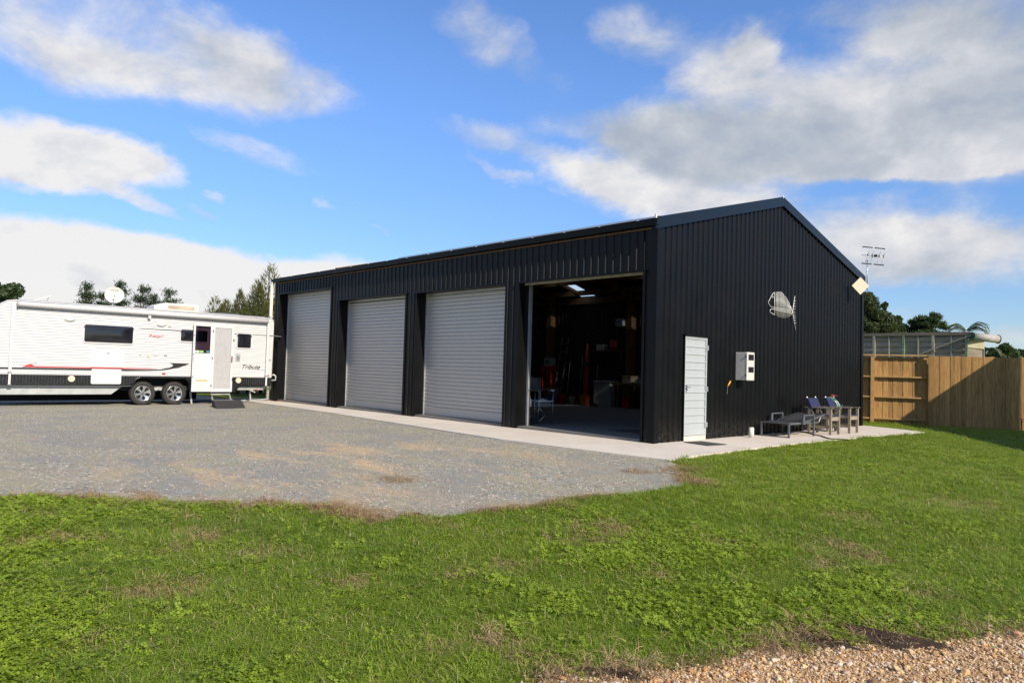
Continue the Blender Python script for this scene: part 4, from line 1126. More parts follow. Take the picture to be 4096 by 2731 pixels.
for k in range(6): MB().box(XD + .040, XD + .044, y0 + .125, y1 - .135, .385 + k * .035, .398 + k * .035).build('louvre', 'cvdoor', gr)
for (ya, yb, mt) in ((-2.89, -2.86, 'white'), (-2.845, -2.755, 'white'), (-2.74, -2.63, 'sticker'), (-2.53, -2.435, 'teal')):
    MB().box(XD + .0185, XD + .0195, ya, yb, 1.56, 1.63).build('sticker', mt, odo)
for z in (.80, 1.50, 2.10): MB().box(XD - .02, XD + .05, y0 + .012, y0 + .03, z - .02, z + .02).build('bolt', 'swblack', odo)
MB().box(XD + .035, XD + .05, y0 + .02, y0 + .035, 1.28, 1.42).build('grab_latch', 'swgrey', odo)
for z in (.52, 1.40, 2.26):
    MB().box(CX + .02, XD + .04, y1 + .0, y1 + .03, z - .035, z + .035).build('hinge', 'swblack', cv)
sy0, sy1, sz0, sz1 = -2.335, -1.645, .325, 2.455
b = MB(); q_ = .075
b.box(CX + .012, CX + .05, sy0, sy0 + q_, sz0, sz1); b.box(CX + .012, CX + .05, sy1 - q_, sy1, sz0, sz1); b.box(CX + .012, CX + .05, sy0 + q_, sy1 - q_, sz1 - q_, sz1); b.box(CX + .012, CX + .05, sy0 + q_, sy1 - q_, sz0, sz0 + .11)
scr = b.build('screen_door', 'cvdoor', cv)
MB().box(CX + .006, CX + .011, sy0 + .02, sy1 - .02, sz0 + .02, sz1 - .02).build('insect_mesh', 'inner', scr)
b = MB(); ya, yb, za, zb_ = sy0 + q_, sy1 - q_, sz0 + .11, sz1 - q_
wdt, hgt_ = yb - ya, zb_ - za; st_ = .058
k = -int(hgt_ / st_) - 2
while k * st_ < wdt + .1:                                # diamond grille
    for sgn in (1, -1):
        P = []
        for s_ in np.linspace(0, 1, 2):
            pass
        o_ = k * st_
        t0 = max(0, -o_); t1 = min(hgt_, wdt - o_)
        if t1 - t0 > .02:
            if sgn == 1: p0, p1 = (ya + o_ + t0, za + t0), (ya + o_ + t1, za + t1)
            else: p0, p1 = (yb - o_ - t0, za + t0), (yb - o_ - t1, za + t1)
            b.bar((CX + .028, *p0), (CX + .028, *p1), .006, .021, (0, -(p1[1] - p0[1]), p1[0] - p0[0]) if False else (1, 0, 0))
    k += 1
# widen the strands: each strand is a flat strip facing out
o_ = MB()
for k in range(-int(hgt_ / st_) - 2, int(wdt / st_) + 3):
    off_ = k * st_; t0 = max(0, -off_); t1 = min(hgt_, wdt - off_)
    if t1 - t0 < .02: continue
    for sgn in (1, -1):
        if sgn == 1: p0, p1 = np.array((ya + off_ + t0, za + t0)), np.array((ya + off_ + t1, za + t1))
        else: p0, p1 = np.array((yb - off_ - t0, za + t0)), np.array((yb - off_ - t1, za + t1))
        d = (p1 - p0) / np.linalg.norm(p1 - p0); n_ = np.array((-d[1], d[0])) * .0085
        x_ = CX + .030 + (.003 if sgn > 0 else 0)
        V = [(x_, *(p0 - n_)), (x_, *(p1 - n_)), (x_, *(p1 + n_)), (x_, *(p0 + n_))]
        o_.add(V + [(x_ - .006, v_[1], v_[2]) for v_ in V], [(0, 1, 2, 3), (7, 6, 5, 4), (0, 4, 5, 1), (2, 6, 7, 3)])
g_ = o_.build('diamond_grille', 'cvdoor', scr); g_['kind'] = 'stuff'
MB().box(CX + .05, CX + .075, sy1 - .06, sy1 - .03, 1.28, 1.48).build('screen_handle', 'swblack', scr)
for z in (.72, 2.0): MB().box(CX + .045, CX + .06, sy1 - .02, sy1 + .012, z - .04, z + .04).build('screen_hinge', 'swblack', scr)
# door frame step
stp = MB(); stp.box(CX + .02, CX + .28, -2.27, -1.66, .045, .075); stp.bar((CX + .02, -2.30, .27), (CX + .10, -2.27, .06), .03, .04); stp.bar((CX + .02, -1.72, .27), (CX + .10, -1.68, .06), .03, .04)
stp.box(CX - .02, CX + .14, -2.34, -1.76, .235, .265)
stp.build('entry_step', 'rail', cv)
# awning
aw = MB(); aw.cyl((CX + .10, -7.58, 2.705), (CX + .10, -.57, 2.70), .072, n=18); awo = aw.build('awning_roll', 'cvdoor', cv, True)
for (y) in (-7.60, -.565):
    MB().cyl((CX + .10, y, 2.70), (CX + .10, y + .03, 2.70), .08, n=18).build('end_cap', 'swgrey', awo)
for y in (-7.672, -.495):
    b = MB(); b.box(CX + .02, CX + .075, y - .036, y + .036, .86, 2.72); b.box(CX + .03, CX + .065, y - .026, y + .026, .53, .86)
    a_ = b.build('awning_arm', 'cvdoor', cv)
    MB().box(CX + .02, CX + .085, y - .045, y + .045, .50, .53).build('arm_foot', 'dkgrey', a_); MB().box(CX + .0, CX + .08, y - .04, y + .04, .845, .865).build('arm_clip', 'dkgrey', a_)
for y in (-4.24, ): MB().box(CX + .0, CX + .11, y - .05, y + .02, 2.53, 2.66).build('awning_cradle', 'cvdoor', cv)
# decals
b = MB(); xo, xi = CX + .016, CX + .0125
def decal(pts, mt, nm='decal', lift=0.): return MB().prism(pts, 0, CX - .002, CX + .0135 + lift).build(nm, mt, body)
decal([(-7.95, .985), (-7.95, .945), (-4.84, .945), (-4.3, .955), (-3.9, .975), (-3.6, 1.02), (-3.3, 1.085), (-3.01, 1.20), (-3.59, 1.212), (-3.50, 1.17), (-3.48, 1.135), (-3.52, 1.10), (-3.62, 1.06), (-3.9, 1.0), (-4.3, .99)], 'swblack', 'side_swoosh')
decal([(-7.39, 1.005), (-7.20, 1.005), (-5.75, 1.002), (-4.84, 1.004), (-3.95, 1.022), (-4.2, 1.034), (-4.84, 1.030), (-5.75, 1.028), (-7.12, 1.032), (-7.19, 1.085), (-7.28, 1.06)], 'swred', 'red_stripe', .001)
decal([(-7.30, 1.095), (-7.05, 1.12), (-7.15, 1.10)], 'swgrey', 'grey_flash')
for (a_, b_) in ((-4.51, -3.335), (-1.62, -1.545), (-1.01, -.285)): decal([(a_, 2.222), (b_, 2.214), (b_, 2.234), (a_, 2.226)], 'swblack', 'pin_line')
def text_part(s_, name, mt, parent, y, z, size, shear=0., wscale=1., X=CX + .014):
    cu = bpy.data.curves.new('lettering', 'FONT'); cu.body = s_; cu.size = size; cu.shear = shear; cu.extrude = .001; cu.space_character = .95
    to = bpy.data.objects.new('lettering', cu); COL.objects.link(to)
    me = bpy.data.meshes.new_from_object(to.evaluated_get(bpy.context.evaluated_depsgraph_get())); bpy.data.objects.remove(to)
    V = np.array([v.co[:] for v in me.vertices]); V2 = np.c_[X + V[:, 2], y + V[:, 0] * wscale, z + V[:, 1]] - wl(parent)
    me.vertices.foreach_set('co', V2.ravel()); me.materials.clear(); me.materials.append(M[mt]); me.update()
    o_ = bpy.data.objects.new(name, me); COL.objects.link(o_); o_.parent = parent; return o_
text_part('Tribute', 'model_lettering', 'swblack', body, -1.37, 1.085, .20, .45, 1.12, CX + .015)
decal([(-.78, 1.055), (-.50, 1.05), (-.43, 1.075), (-.52, 1.062)], 'swgrey', 'underline')
text_part('P', 'maker_lettering', 'swred', body, -4.235, 1.975, .13, .35, 1., CX + .015)
text_part('ARAMOUNT', 'maker_lettering', 'swred', body, -4.14, 2.0, .062, .35, .95, CX + .015)
decal([(-4.12, 1.985), (-3.94, 1.978), (-3.90, 1.992), (-3.95, 1.972)], 'swred', 'underline')
# roof furniture
ya, za = onto(-4.13, 2.88, -16.2); yb, zb_ = onto(-2.80, 2.87, -16.2)
ac = MB().prism([(ya, 2.86), (ya + .02, za + .06), (ya + .17, za + .13), (ya + .34, za + .18), (yb - .07, za + .19), (yb, za + .16), (yb, 2.86)], 0, -16.95, -16.2).build('air_conditioner', 'cvcream', cv)
MB().prism(rrect(ya + .42, yb - .12, za + .0, za + .11, .05), 0, -16.21, -16.19).build('side_grille', 'slatgrey', ac)
y0, z_ = onto(-2.29, 2.84, -15.9); y1, _ = onto(-1.48, 2.85, -15.9)
MB().prism([(y0, 2.80), (y0 + .02, 2.88), (y0 + .12, 2.91), (y1 - .08, 2.91), (y1, 2.88), (y1, 2.80)], 0, -16.6, -15.9).build('roof_hatch', 'dkgrey', cv)
y0, _ = onto(-7.21, 2.82, -16.0); y1, _ = onto(-6.80, 2.82, -16.0)
b = MB(); b.bbox(-16.5, -16.0, y0, y1 + .03, 2.79, 2.85, .01); rv = b.build('roof_vent', 'cvdoor', cv)
MB().add([(-16.5, y0, 2.87), (-16.0, y0, 2.87), (-16.0, y1, 3.04), (-16.5, y1, 3.04), (-16.5, y0, 2.885), (-16.0, y0, 2.885), (-16.0, y1, 3.055), (-16.5, y1, 3.055)], [(0, 3, 2, 1), (4, 5, 6, 7), (0, 1, 5, 4), (1, 2, 6, 5), (2, 3, 7, 6), (3, 0, 4, 7)]).build('vent_lid', 'cvcream', rv)
MB().tube([(-16.1, y1 - .1, 2.85), (-16.1, y1 - .05, 2.98)], .008, 5).build('lid_stay', 'dkgrey', rv)
MB().bbox(-16.6, -15.7, -6.3, -4.4, 2.80, 2.845, .01).build('roof_cover', 'cvwhite', cv)
# satellite dish
DX = -16.3
dy, dz_ = onto(-5.22, 3.165, DX); c_ = np.array((DX, dy, dz_)); nv = CAM - c_; nv[2] += 3.0; nv /= np.linalg.norm(nv)
ux = np.cross((0, 0, 1.), nv); ux /= np.linalg.norm(ux); uy = np.cross(nv, ux)
b = MB(); V = [c_ - nv * .05]; F = []; n_ = 32; rings = 4
for j in range(1, rings + 1):
    for i in range(n_):
        t_ = 2 * math.pi * i / n_; r_ = j / rings; V.append(c_ + (ux * math.cos(t_) * .265 + uy * math.sin(t_) * .245) * r_ + nv * (-.05 + .05 * r_ * r_))
for i in range(n_): F.append((0, 1 + i, 1 + (i + 1) % n_))
for j in range(rings - 1):
    for i in range(n_): F.append((1 + j * n_ + i, 1 + (j + 1) * n_ + i, 1 + (j + 1) * n_ + (i + 1) % n_, 1 + j * n_ + (i + 1) % n_))
ds = b.add(V, F).build('satellite_dish', 'cvcream', cv, True)
b = MB(); b.tube([c_ - uy * .26 - nv * .05, c_ - uy * .2 + nv * .16, c_ - uy * .02 + nv * .22], .012, 6); b.tube([c_ - uy * .26 - ux * .03, (DX, dy - .05, 2.84)], .02, 6); b.build('feed_arm', 'alum', ds)
MB().cyl(c_ - uy * .03 + nv * .16, c_ - uy * .02 + nv * .24, .03, .02, 10).build('feed_horn', 'swgrey', ds)
# lettering across the dish
cu = bpy.data.curves.new('lettering', 'FONT'); cu.body = 'WINEGARD'; cu.size = .045; cu.extrude = .0005
to = bpy.data.objects.new('lettering', cu); COL.objects.link(to); me = bpy.data.meshes.new_from_object(to.evaluated_get(bpy.context.evaluated_depsgraph_get())); bpy.data.objects.remove(to)
V = np.array([v.co[:] for v in me.vertices]); V = c_ + np.outer(V[:, 0] - .125, ux) + np.outer(V[:, 1] + .13, uy) + np.outer(V[:, 2] - .015, nv) - wl(ds)
me.vertices.foreach_set('co', V.ravel()); me.materials.clear(); me.materials.append(M['dkgrey']); me.update()
o_ = bpy.data.objects.new('dish_lettering', me); COL.objects.link(o_); o_.parent = ds
# rear-end fittings
MB().tube([(CX - .15, -.28, .86), (CX - .10, -.16, .90), (CX - .08, -.10, .85), (CX - .08, -.10, .72), (CX - .15, -.28, .70)], .03, 8).build('bumper_loop', 'rail', cv, True)
MB().prism([(-.28, 2.21), (.0, 2.20), (.05, 2.21), (.0, 2.225), (-.28, 2.25)], 0, CX - .3, CX - .03).build('rear_light_shelf', 'dkgrey', cv)
MB().tube([(CX - .1, -.85, .36), (CX - .02, -.78, .40), (CX - .02, -.72, .35), (CX - .08, -.70, .33)], .014, 6).build('red_hose_fitting', 'red', cv, True)

# black ramp and blue cable by the caravan
rp_ = thing('rubber_ramp', 'low dark rubber kerb ramp lying on the gravel before the caravan', 'ramp', (-13.6, -2.4, G))
P_ = [pix_ground(500 + a_ / 2.4123, 1050 + b_ / 2.4123, -.075) for a_, b_ in [(838, 1385), (885, 1414), (1168, 1412), (1165, 1395)]]
A_, B_, C_ = np.array(P_[0]), np.array(P_[1]), np.array(P_[2])
back_l = A_ + (A_ - B_) * .02; back_r = C_ + (A_ - B_) * 1.0
V = [(*B_, G + .01), (*C_, G + .01), (*back_r, G + .01), (*A_, G + .01), (*(B_ * .35 + A_ * .65), G + .20), (*(C_ * .35 + back_r * .65), G + .20), (*(back_r), G + .20), (*A_, G + .20)]
MB().add(V, [(0, 1, 2, 3), (0, 1, 5, 4), (4, 5, 6, 7), (1, 2, 6, 5), (2, 3, 7, 6), (3, 0, 4, 7)]).build('wedge', 'rubber', rp_)
MB().add([(*(np.array(B_) + (0.02, -.02)), G + .011), (*(C_ + np.array((.02, -.02))), G + .011), (*C_, G + .025), (*B_, G + .025)], [(0, 1, 2, 3)]).build('front_lip', 'dkgrey', rp_)
bc = thing('power_cable', 'blue power cable and hose running from the shed corner under the caravan', 'cable', (-16.2, -.6, 0))
MB().tube([(-16.0, -.05, .06), (-16.15, -.35, .02), (-16.3, -.8, .012), (-16.2, -1.4, -.03), (-16.4, -2.2, -.05), (-16.2, -2.9, -.05)], .014, 6).build('blue_cable', 'bluehose', bc, True)
MB().tube([(-15.98, -.12, .05), (-16.05, -.5, .02), (-16.0, -.9, .012), (-16.25, -1.5, -.04), (-16.1, -2.4, -.05)], .010, 6).build('pale_cable', 'ltblue', bc, True)
MB().tube([(-15.9, -.04, .03), (-15.6, -.2, .01), (-15.3, -.15, .01), (-15.0, .1, .03)], .006, 5).build('red_cable', 'red', bc, True)

# ------------------------------------------------------------------ contents of the open bay
FZ = .05
fc = thing('camp_chair', 'folding tubular camp chair with charcoal back just inside the open bay', 'chair', (-3.9, .95, FZ))
for (x_, y_) in ((-3.70, .72), (-3.70, 1.20), (-4.12, .72), (-4.12, 1.20)):
    MB().tube([(x_, y_, FZ), (x_, y_, .83 if x_ > -4 else 1.12)], .013, 8).build('leg', 'steeltube', fc, True)
for y_ in (.72, 1.20): MB().tube([(-3.66, y_, .84), (-4.12, y_, .85)], .018, 8).build('armrest', 'steeltube', fc, True)
for a_, b_ in (((-3.7, .72, .45), (-3.7, 1.2, .10)), ((-3.7, 1.2, .45), (-3.7, .72, .10)), ((-3.7, .72, .10), (-4.12, .72, .45)), ((-3.7, .74, .45), (-3.7, .3, .12)), ((-3.7, .3, .43), (-3.7, .73, .10))):
    MB().tube([a_, b_], .009, 6).build('brace', 'steeltube', fc, True)
MB().bbox(-4.12, -3.68, .70, 1.22, .435, .455, .006).build('seat', 'canvas', fc)
MB().bbox(-4.14, -4.11, .70, 1.22, .80, 1.13, .01).build('backrest', 'canvas', fc)
MB().bbox(-3.70, -3.66, .30, .72, .45, .47, .006).build('side_tray', 'steeltube', fc)
c2_ = thing('camp_chair', 'second camp chair half hidden behind the left door guide', 'chair', (-4.0, .45, FZ))
MB().prism([(.25, .86), (.74, .86), (.74, 1.04), (.62, 1.12), (.45, 1.18), (.25, 1.19)], 0, -3.76, -3.74).build('backrest', 'canvas', c2_)
for y_ in (.28, .66): MB().tube([(-3.77, y_, FZ), (-3.77, y_, .88)], .012, 8).build('leg', 'steeltube', c2_, True)
MB().bbox(-3.77, -3.60, .28, .66, .84, .86, .005).build('seat', 'canvas', c2_)
tb = thing('storage_tub', 'grey lidded tub resting on the camp chair seat', 'tub', (-3.9, .95, .455)); MB().bbox(-4.05, -3.69, .74, 1.14, .456, .56, .015).build('bin', 'tub', tb); MB().bbox(-4.07, -3.67, .72, 1.16, .561, .58, .006).build('lid', 'tub', tb)
tw = MB(); V = []; N = 10
for j in range(N):
    for i in range(N):
        s_, t_ = i / (N - 1), j / (N - 1); V.append((-4.06 + s_ * .42, .70 + t_ * .46, .60 + .04 * math.sin(math.pi * s_) * math.sin(math.pi * t_) + .012 * math.sin(9 * s_ + 5 * t_)))
V += [(v_[0], v_[1], .582) for v_ in V]
F = [(j * N + i, j * N + i + 1, (j + 1) * N + i + 1, (j + 1) * N + i) for j in range(N - 1) for i in range(N - 1)]
for i in range(N - 1): F += [(i, i + 1, N * N + i + 1, N * N + i), ((N - 1) * N + i, (N - 1) * N + i + 1, N * N + (N - 1) * N + i + 1, N * N + (N - 1) * N + i), (i * N, (i + 1) * N, N * N + (i + 1) * N, N * N + i * N), (i * N + N - 1, (i + 1) * N + N - 1, N * N + (i + 1) * N + N - 1, N * N + i * N + N - 1)]
t_ = tw.add(V, F).build('folded_towel', 'cloth', None, True); tag(t_, 'crumpled white cloth heaped on the tub on the camp chair', 'towel')
wb = thing('plastic_bottle', 'white plastic bottle on the tray by the left door guide', 'bottle', (-3.68, .40, .47)); MB().lathe([(0, .0), (0, .05), (.16, .05), (.20, .02), (.24, .02), (.24, 0)], (-3.68, .40, .471), 2, 14).build('bottle', 'white', wb, True); MB().cyl((-3.68, .40, .711), (-3.68, .40, .74), .022, n=10).build('cap', 'red', wb)
fz = thing('chest_freezer', 'old white chest freezer against the dark rear wall of the shed', 'freezer', (-8.85, 9.6, FZ))
MB().bbox(-9.24, -8.45, 9.3, 9.85, FZ, .92, .02).build('cabinet', 'freezer', fz); MB().bbox(-9.26, -8.43, 9.28, 9.87, .925, 1.0, .02).build('lid', 'freezer', fz); MB().box(-8.95, -8.75, 9.265, 9.28, .93, .95).build('handle', 'dkgrey', fz)
def bucket(name, label, mt, x_, y_, r_, h_):
    t = thing(name, label, 'bucket', (x_, y_, FZ)); MB().lathe([(0, 0), (0, r_ * .8), (h_, r_), (h_, r_ + .012), (h_ - .02, r_ + .012), (h_ - .02, r_ - .008), (.02, r_ * .78), (.02, 0)], (x_, y_, FZ), 2, 20).build('pail', mt, t, True)
    MB().tube(arc((x_ - r_, y_, FZ + h_ - .01), (x_ + r_, y_, FZ + h_ - .01), -.12 + .2, 10, (0, -.08, 0)), .006, 6).build('handle', 'steeltube', t, True)
bucket('bucket', 'red bucket on the floor deep inside the open bay', 'red', -10.55, 9.0, .19, .34); bucket('bucket', 'orange bucket on the floor beside the freezer', 'orange', -9.55, 9.2, .2, .42)
bucket('bucket', 'pale grey bucket between the red and orange buckets', 'tub', -10.1, 9.1, .15, .30)
hk = thing('hand_truck', 'red tubular hand truck standing at the rear left of the bay', 'hand truck', (-10.6, 8.4, FZ))
b = MB(); 
for x_ in (-10.8, -10.45): MB().tube([(x_, 8.3, FZ + .1), (x_, 8.42, 1.2), (x_, 8.55, 1.32)], .016, 8).build('upright', 'red', hk, True)
for z in (.45, .8, 1.15): MB().tube([(-10.8, 8.34 + .1 * z, z), (-10.45, 8.34 + .1 * z, z)], .012, 6).build('crossbar', 'red', hk)
MB().box(-10.85, -10.4, 8.05, 8.3, FZ + .01, FZ + .03).build('toe_plate', 'red', hk)
for x_ in (-10.9, -10.38): MB().cyl((x_ - .03, 8.42, FZ + .13), (x_ + .03, 8.42, FZ + .13), .125, n=18).build('wheel', 'rubber', hk)
bx_ = thing('carton', 'white carton on a red toolbox at the rear of the shed', 'box', (-11.6, 9.7, 1.5)); MB().bbox(-12.0, -11.6, 9.5, 9.8, 1.50, 1.80, .01).build('box', 'freezer', bx_); MB().box(-11.9, -11.7, 9.497, 9.5, 1.6, 1.7).build('label_patch', 'dkgrey', bx_)
sh_ = thing('toolbox_stand', 'red tool chest on a tall stand at the rear left', 'tool chest', (-11.8, 9.6, FZ)); MB().bbox(-12.05, -11.5, 9.4, 9.85, 1.28, 1.49, .012).build('chest', 'red', sh_)
for x_ in (-12.0, -11.55):
    for y_ in (9.45, 9.8): MB().box(x_ - .02, x_ + .02, y_ - .02, y_ + .02, FZ, 1.28).build('leg', 'red', sh_)
MB().box(-12.03, -11.52, 9.43, 9.83, .6, .63).build('shelf', 'red', sh_)
kp = thing('red_sail_roll', 'tall narrow red roll leaning on the rear wall', 'roll', (-9.8, 9.7, FZ)); MB().tube([(-9.78, 9.55, FZ), (-9.84, 9.6, .9), (-9.9, 9.7, 1.6), (-9.98, 9.8, 2.38)], [.10, .12, .09, .05], 12).build('roll', 'red', kp, True); MB().tube([(-9.88, 9.58, 1.6), (-9.88, 9.70, 1.63)], .1, 12).build('strap', 'dkgrey', kp)
sf = thing('wall_shelf', 'timber wall shelf high on the rear wall of the shed', 'shelf', (-8.9, 9.8, 2.1)); MB().box(-9.6, -8.2, 9.55, 9.95, 2.08, 2.12).build('board', 'timber', sf)
for x_ in (-9.5, -8.3): MB().bar((x_, 9.94, 1.80), (x_, 9.6, 2.07), .03, .03).build('bracket', 'dkgrey', sf)
rc = thing('fuel_drum', 'red drum standing on the high wall shelf', 'drum', (-8.66, 9.75, 2.12)); MB().lathe([(0, 0), (0, .15), (.12, .15), (.13, .158), (.14, .15), (.34, .15), (.36, .14), (.36, 0)], (-8.66, 9.75, 2.121), 2, 22).build('drum', 'red', rc, True); MB().cyl((-8.72, 9.70, 2.48), (-8.72, 9.70, 2.51), .03, n=10).build('cap', 'dkgrey', rc)
ub = thing('white_wall_unit', 'small white appliance with round dial mounted high near the post', 'appliance', (-8.35, 9.8, 3.0)); MB().bbox(-8.52, -8.17, 9.60, 9.95, 3.0, 3.28, .015).build('case', 'freezer', ub); MB().cyl((-8.28, 9.6, 3.08), (-8.28, 9.59, 3.08), .035, n=14).build('dial', 'dkgrey', ub); MB().box(-8.50, -8.19, 9.593, 9.6, 3.13, 3.18).build('blue_band', 'bluehose', ub)
wbn = thing('workbench', 'dark timber workbench along the rear wall right of the freezer', 'bench', (-7.2, 9.5, FZ)); MB().box(-8.3, -6.0, 9.2, 9.9, .86, .92).build('top', 'timber', wbn)
for x_ in (-8.2, -6.1):
    for y_ in (9.27, 9.83): MB().box(x_ - .04, x_ + .04, y_ - .04, y_ + .04, FZ, .86).build('leg', 'timber', wbn)
for k, (x_, y_, h_) in enumerate(((-10.9, 9.8, 1.7), (-10.3, 9.85, 1.9), (-9.0, 9.2, 1.55))):
    t = thing('garden_tool', ('long-handled rake leaning at the rear wall left of the red roll', 'long-handled shovel leaning just left of the red roll', 'pale-handled broom standing against the freezer')[k], 'tool', (x_, y_, FZ))
    MB().tube([(x_, y_ - .12, FZ + .12), (x_ + .05, y_, h_)], .014, 8).build('handle', 'teak', t, True)
    MB().bar((x_ - .16, y_ - .14, FZ + .06), (x_ + .16, y_ - .14, FZ + .06), .05, .12).build('head', ('dkgrey', 'steeltube', 'canvas')[k], t)

ld = thing('step_ladder', 'aluminium ladder leaning on the rear wall left of the tools', 'ladder', (-11.25, 9.7, FZ))
for x_ in (-11.42, -11.08): MB().bar((x_, 9.45, FZ), (x_, 9.95, 2.6), .03, .06, (0, 1, 0)).build('stile', 'steeltube', ld)
for k in range(8): MB().bar((-11.42, 9.5 + .055 * k, .32 + .29 * k), (-11.08, 9.5 + .055 * k, .32 + .29 * k), .03, .03).build('rung', 'steeltube', ld)
def crate(name, label, cat, mt, x0, x1, y0, y1, z0, z1):
    t = thing(name, label, cat, ((x0 + x1) / 2, (y0 + y1) / 2, z0)); MB().bbox(x0, x1, y0, y1, z0 + .001, z1 - .03, .012).build('body', mt, t); MB().bbox(x0 - .012, x1 + .012, y0 - .012, y1 + .012, z1 - .029, z1, .006).build('lid', mt, t)
crate('storage_crate', 'blue plastic crate on the floor by the red tool stand', 'crate', 'bluehose', -11.35, -10.95, 9.0, 9.35, FZ, .36)
crate('storage_crate', 'grey crate stacked on the blue plastic crate', 'crate', 'tub', -11.33, -10.97, 9.02, 9.33, .36, .62)
crate('cardboard_box', 'brown cardboard box on the workbench', 'box', 'oldtimber', -8.0, -7.6, 9.4, 9.8, .92, 1.2)
crate('cardboard_box', 'small pale box beside the brown one on the workbench', 'box', 'freezer', -7.45, -7.2, 9.45, 9.75, .92, 1.08)
crate('fuel_can', 'red fuel can on the floor under the workbench', 'fuel can', 'red', -7.9, -7.65, 9.3, 9.5, FZ, .40)
crate('storage_crate', 'white crate on the high shelf left of the red drum', 'crate', 'freezer', -9.4, -9.05, 9.62, 9.9, 2.121, 2.33)
ty = thing('spare_tyre', 'spare tyre standing against the rear wall past the bench', 'tyre', (-5.6, 9.8, FZ)); MB().lathe([(-.09, .2), (-.10, .28), (-.07, .33), (.07, .33), (.10, .28), (.09, .2), (-.09, .2)], (-5.6, 9.8, FZ + .33), 1, 28).build('tyre', 'rubber', ty, True); MB().lathe([(-.02, .0), (-.04, .2), (.04, .2)], (-5.6, 9.8, FZ + .33), 1, 24).build('rim', 'steeltube', ty, True)

# ------------------------------------------------------------------ FENCES
FP = np.array([.5, 14.18]); FD = np.array([.93, .363]); FD /= np.linalg.norm(FD); FN = np.array([FD[1], -FD[0]])      # FN points to the yard
ang = math.atan2(FD[1], FD[0])
def fpt(s_, n_, z): q = FP + FD * s_ + FN * n_; return (q[0], q[1], z)
def fbox(s0, s1, n0, n1, z0, z1): 
    b = MB(); return b.add([fpt(s0, n0, z0), fpt(s1, n0, z0), fpt(s1, n1, z0), fpt(s0, n1, z0), fpt(s0, n0, z1), fpt(s1, n0, z1), fpt(s1, n1, z1), fpt(s0, n1, z1)],
                           [(0, 3, 2, 1), (4, 5, 6, 7), (0, 1, 5, 4), (1, 2, 6, 5), (2, 3, 7, 6), (3, 0, 4, 7)])
def paling_mesh(wd, h_):
    return MB().bbox(-wd / 2, wd / 2, -.009, .009, 0, h_, .005).mesh('paling', 'paling')
f1 = thing('rail_fence', 'new pine fence panel with exposed post and rails by the shed corner', 'fence', fpt(-1.2, 0, G))
pmesh = [paling_mesh(.142, 2.155) for _ in range(1)]
for k in range(30):
    s_ = -.075 - k * .1418
    if s_ < -4.2: break
    q = fpt(s_, -.02 - .008 * (k % 2), G - .02 + random.uniform(-.004, .004)); place('paling', pmesh[0], f1, q, (0, random.uniform(-.0005, .0005), ang))
for s_ in (-1.59, -3.9): fbox(s_ - .055, s_ + .055, .0, .10, G - .02, 2.09).build('post', 'failrail', f1)
for z in (.04, .74, 1.40):
    fbox(-1.535, -.02, -.008, .085, z, z + .045).build('rail', 'failrail', f1); fbox(-3.84, -1.645, -.008, .085, z, z + .045).build('rail', 'failrail', f1)
fbox(-4.2, -.02, -.06, .115, 2.10, 2.145).build('capping', 'failrail', f1)
fbox(-4.2, -.05, -.045, -.032, G - .05, .05).build('base_board', 'failrail', f1)
f2 = thing('paling_fence', 'new pine fence of upright close-set palings at the right edge', 'fence', fpt(1.2, .2, G))
hts = [paling_mesh(.146, 2.215 + .006 * i) for i in range(3)]
for k in range(30):
    s_ = .074 + k * .1452
    q = fpt(s_, .175 - .009 * (k % 2), G - .03 + random.uniform(-.005, .005)); place('paling', hts[k % 3], f2, q, (0, random.uniform(-.0008, .0008), ang))
fbox(.0, .10, .06, .155, G, 2.09).build('post', 'failrail', f2)
for z in (.3, 1.1, 1.85): fbox(.10, 4.4, .10, .160, z, z + .07).build('rail', 'failrail', f2)
fbox(-.012, .0, .06, .18, G, 2.14).build('end_board', 'paling', f2)
tp_ = thing('garden_tap', 'thin standpipe tap at the foot of the paling fence, far right', 'tap', fpt(2.42, .3, G))
MB().tube([fpt(2.42, .26, G), fpt(2.42, .26, .22)], .014, 8).build('pipe', 'dkgrey', tp_); MB().tube([fpt(2.42, .26, .20), fpt(2.42, .34, .20), fpt(2.42, .36, .16)], .016, 8).build('spout', 'postgreen', tp_); MB().tube([fpt(2.37, .26, .25), fpt(2.47, .26, .25)], .012, 6).build('handle', 'red', tp_)
dc_ = MB().cyl((2.06, 10.77, G), (2.06, 10.77, G + .06), .13, .12, 18).build('drain_cover', 'rubber'); tag(dc_, 'small black drain cover in the grass before the paling fence', 'drain cover')

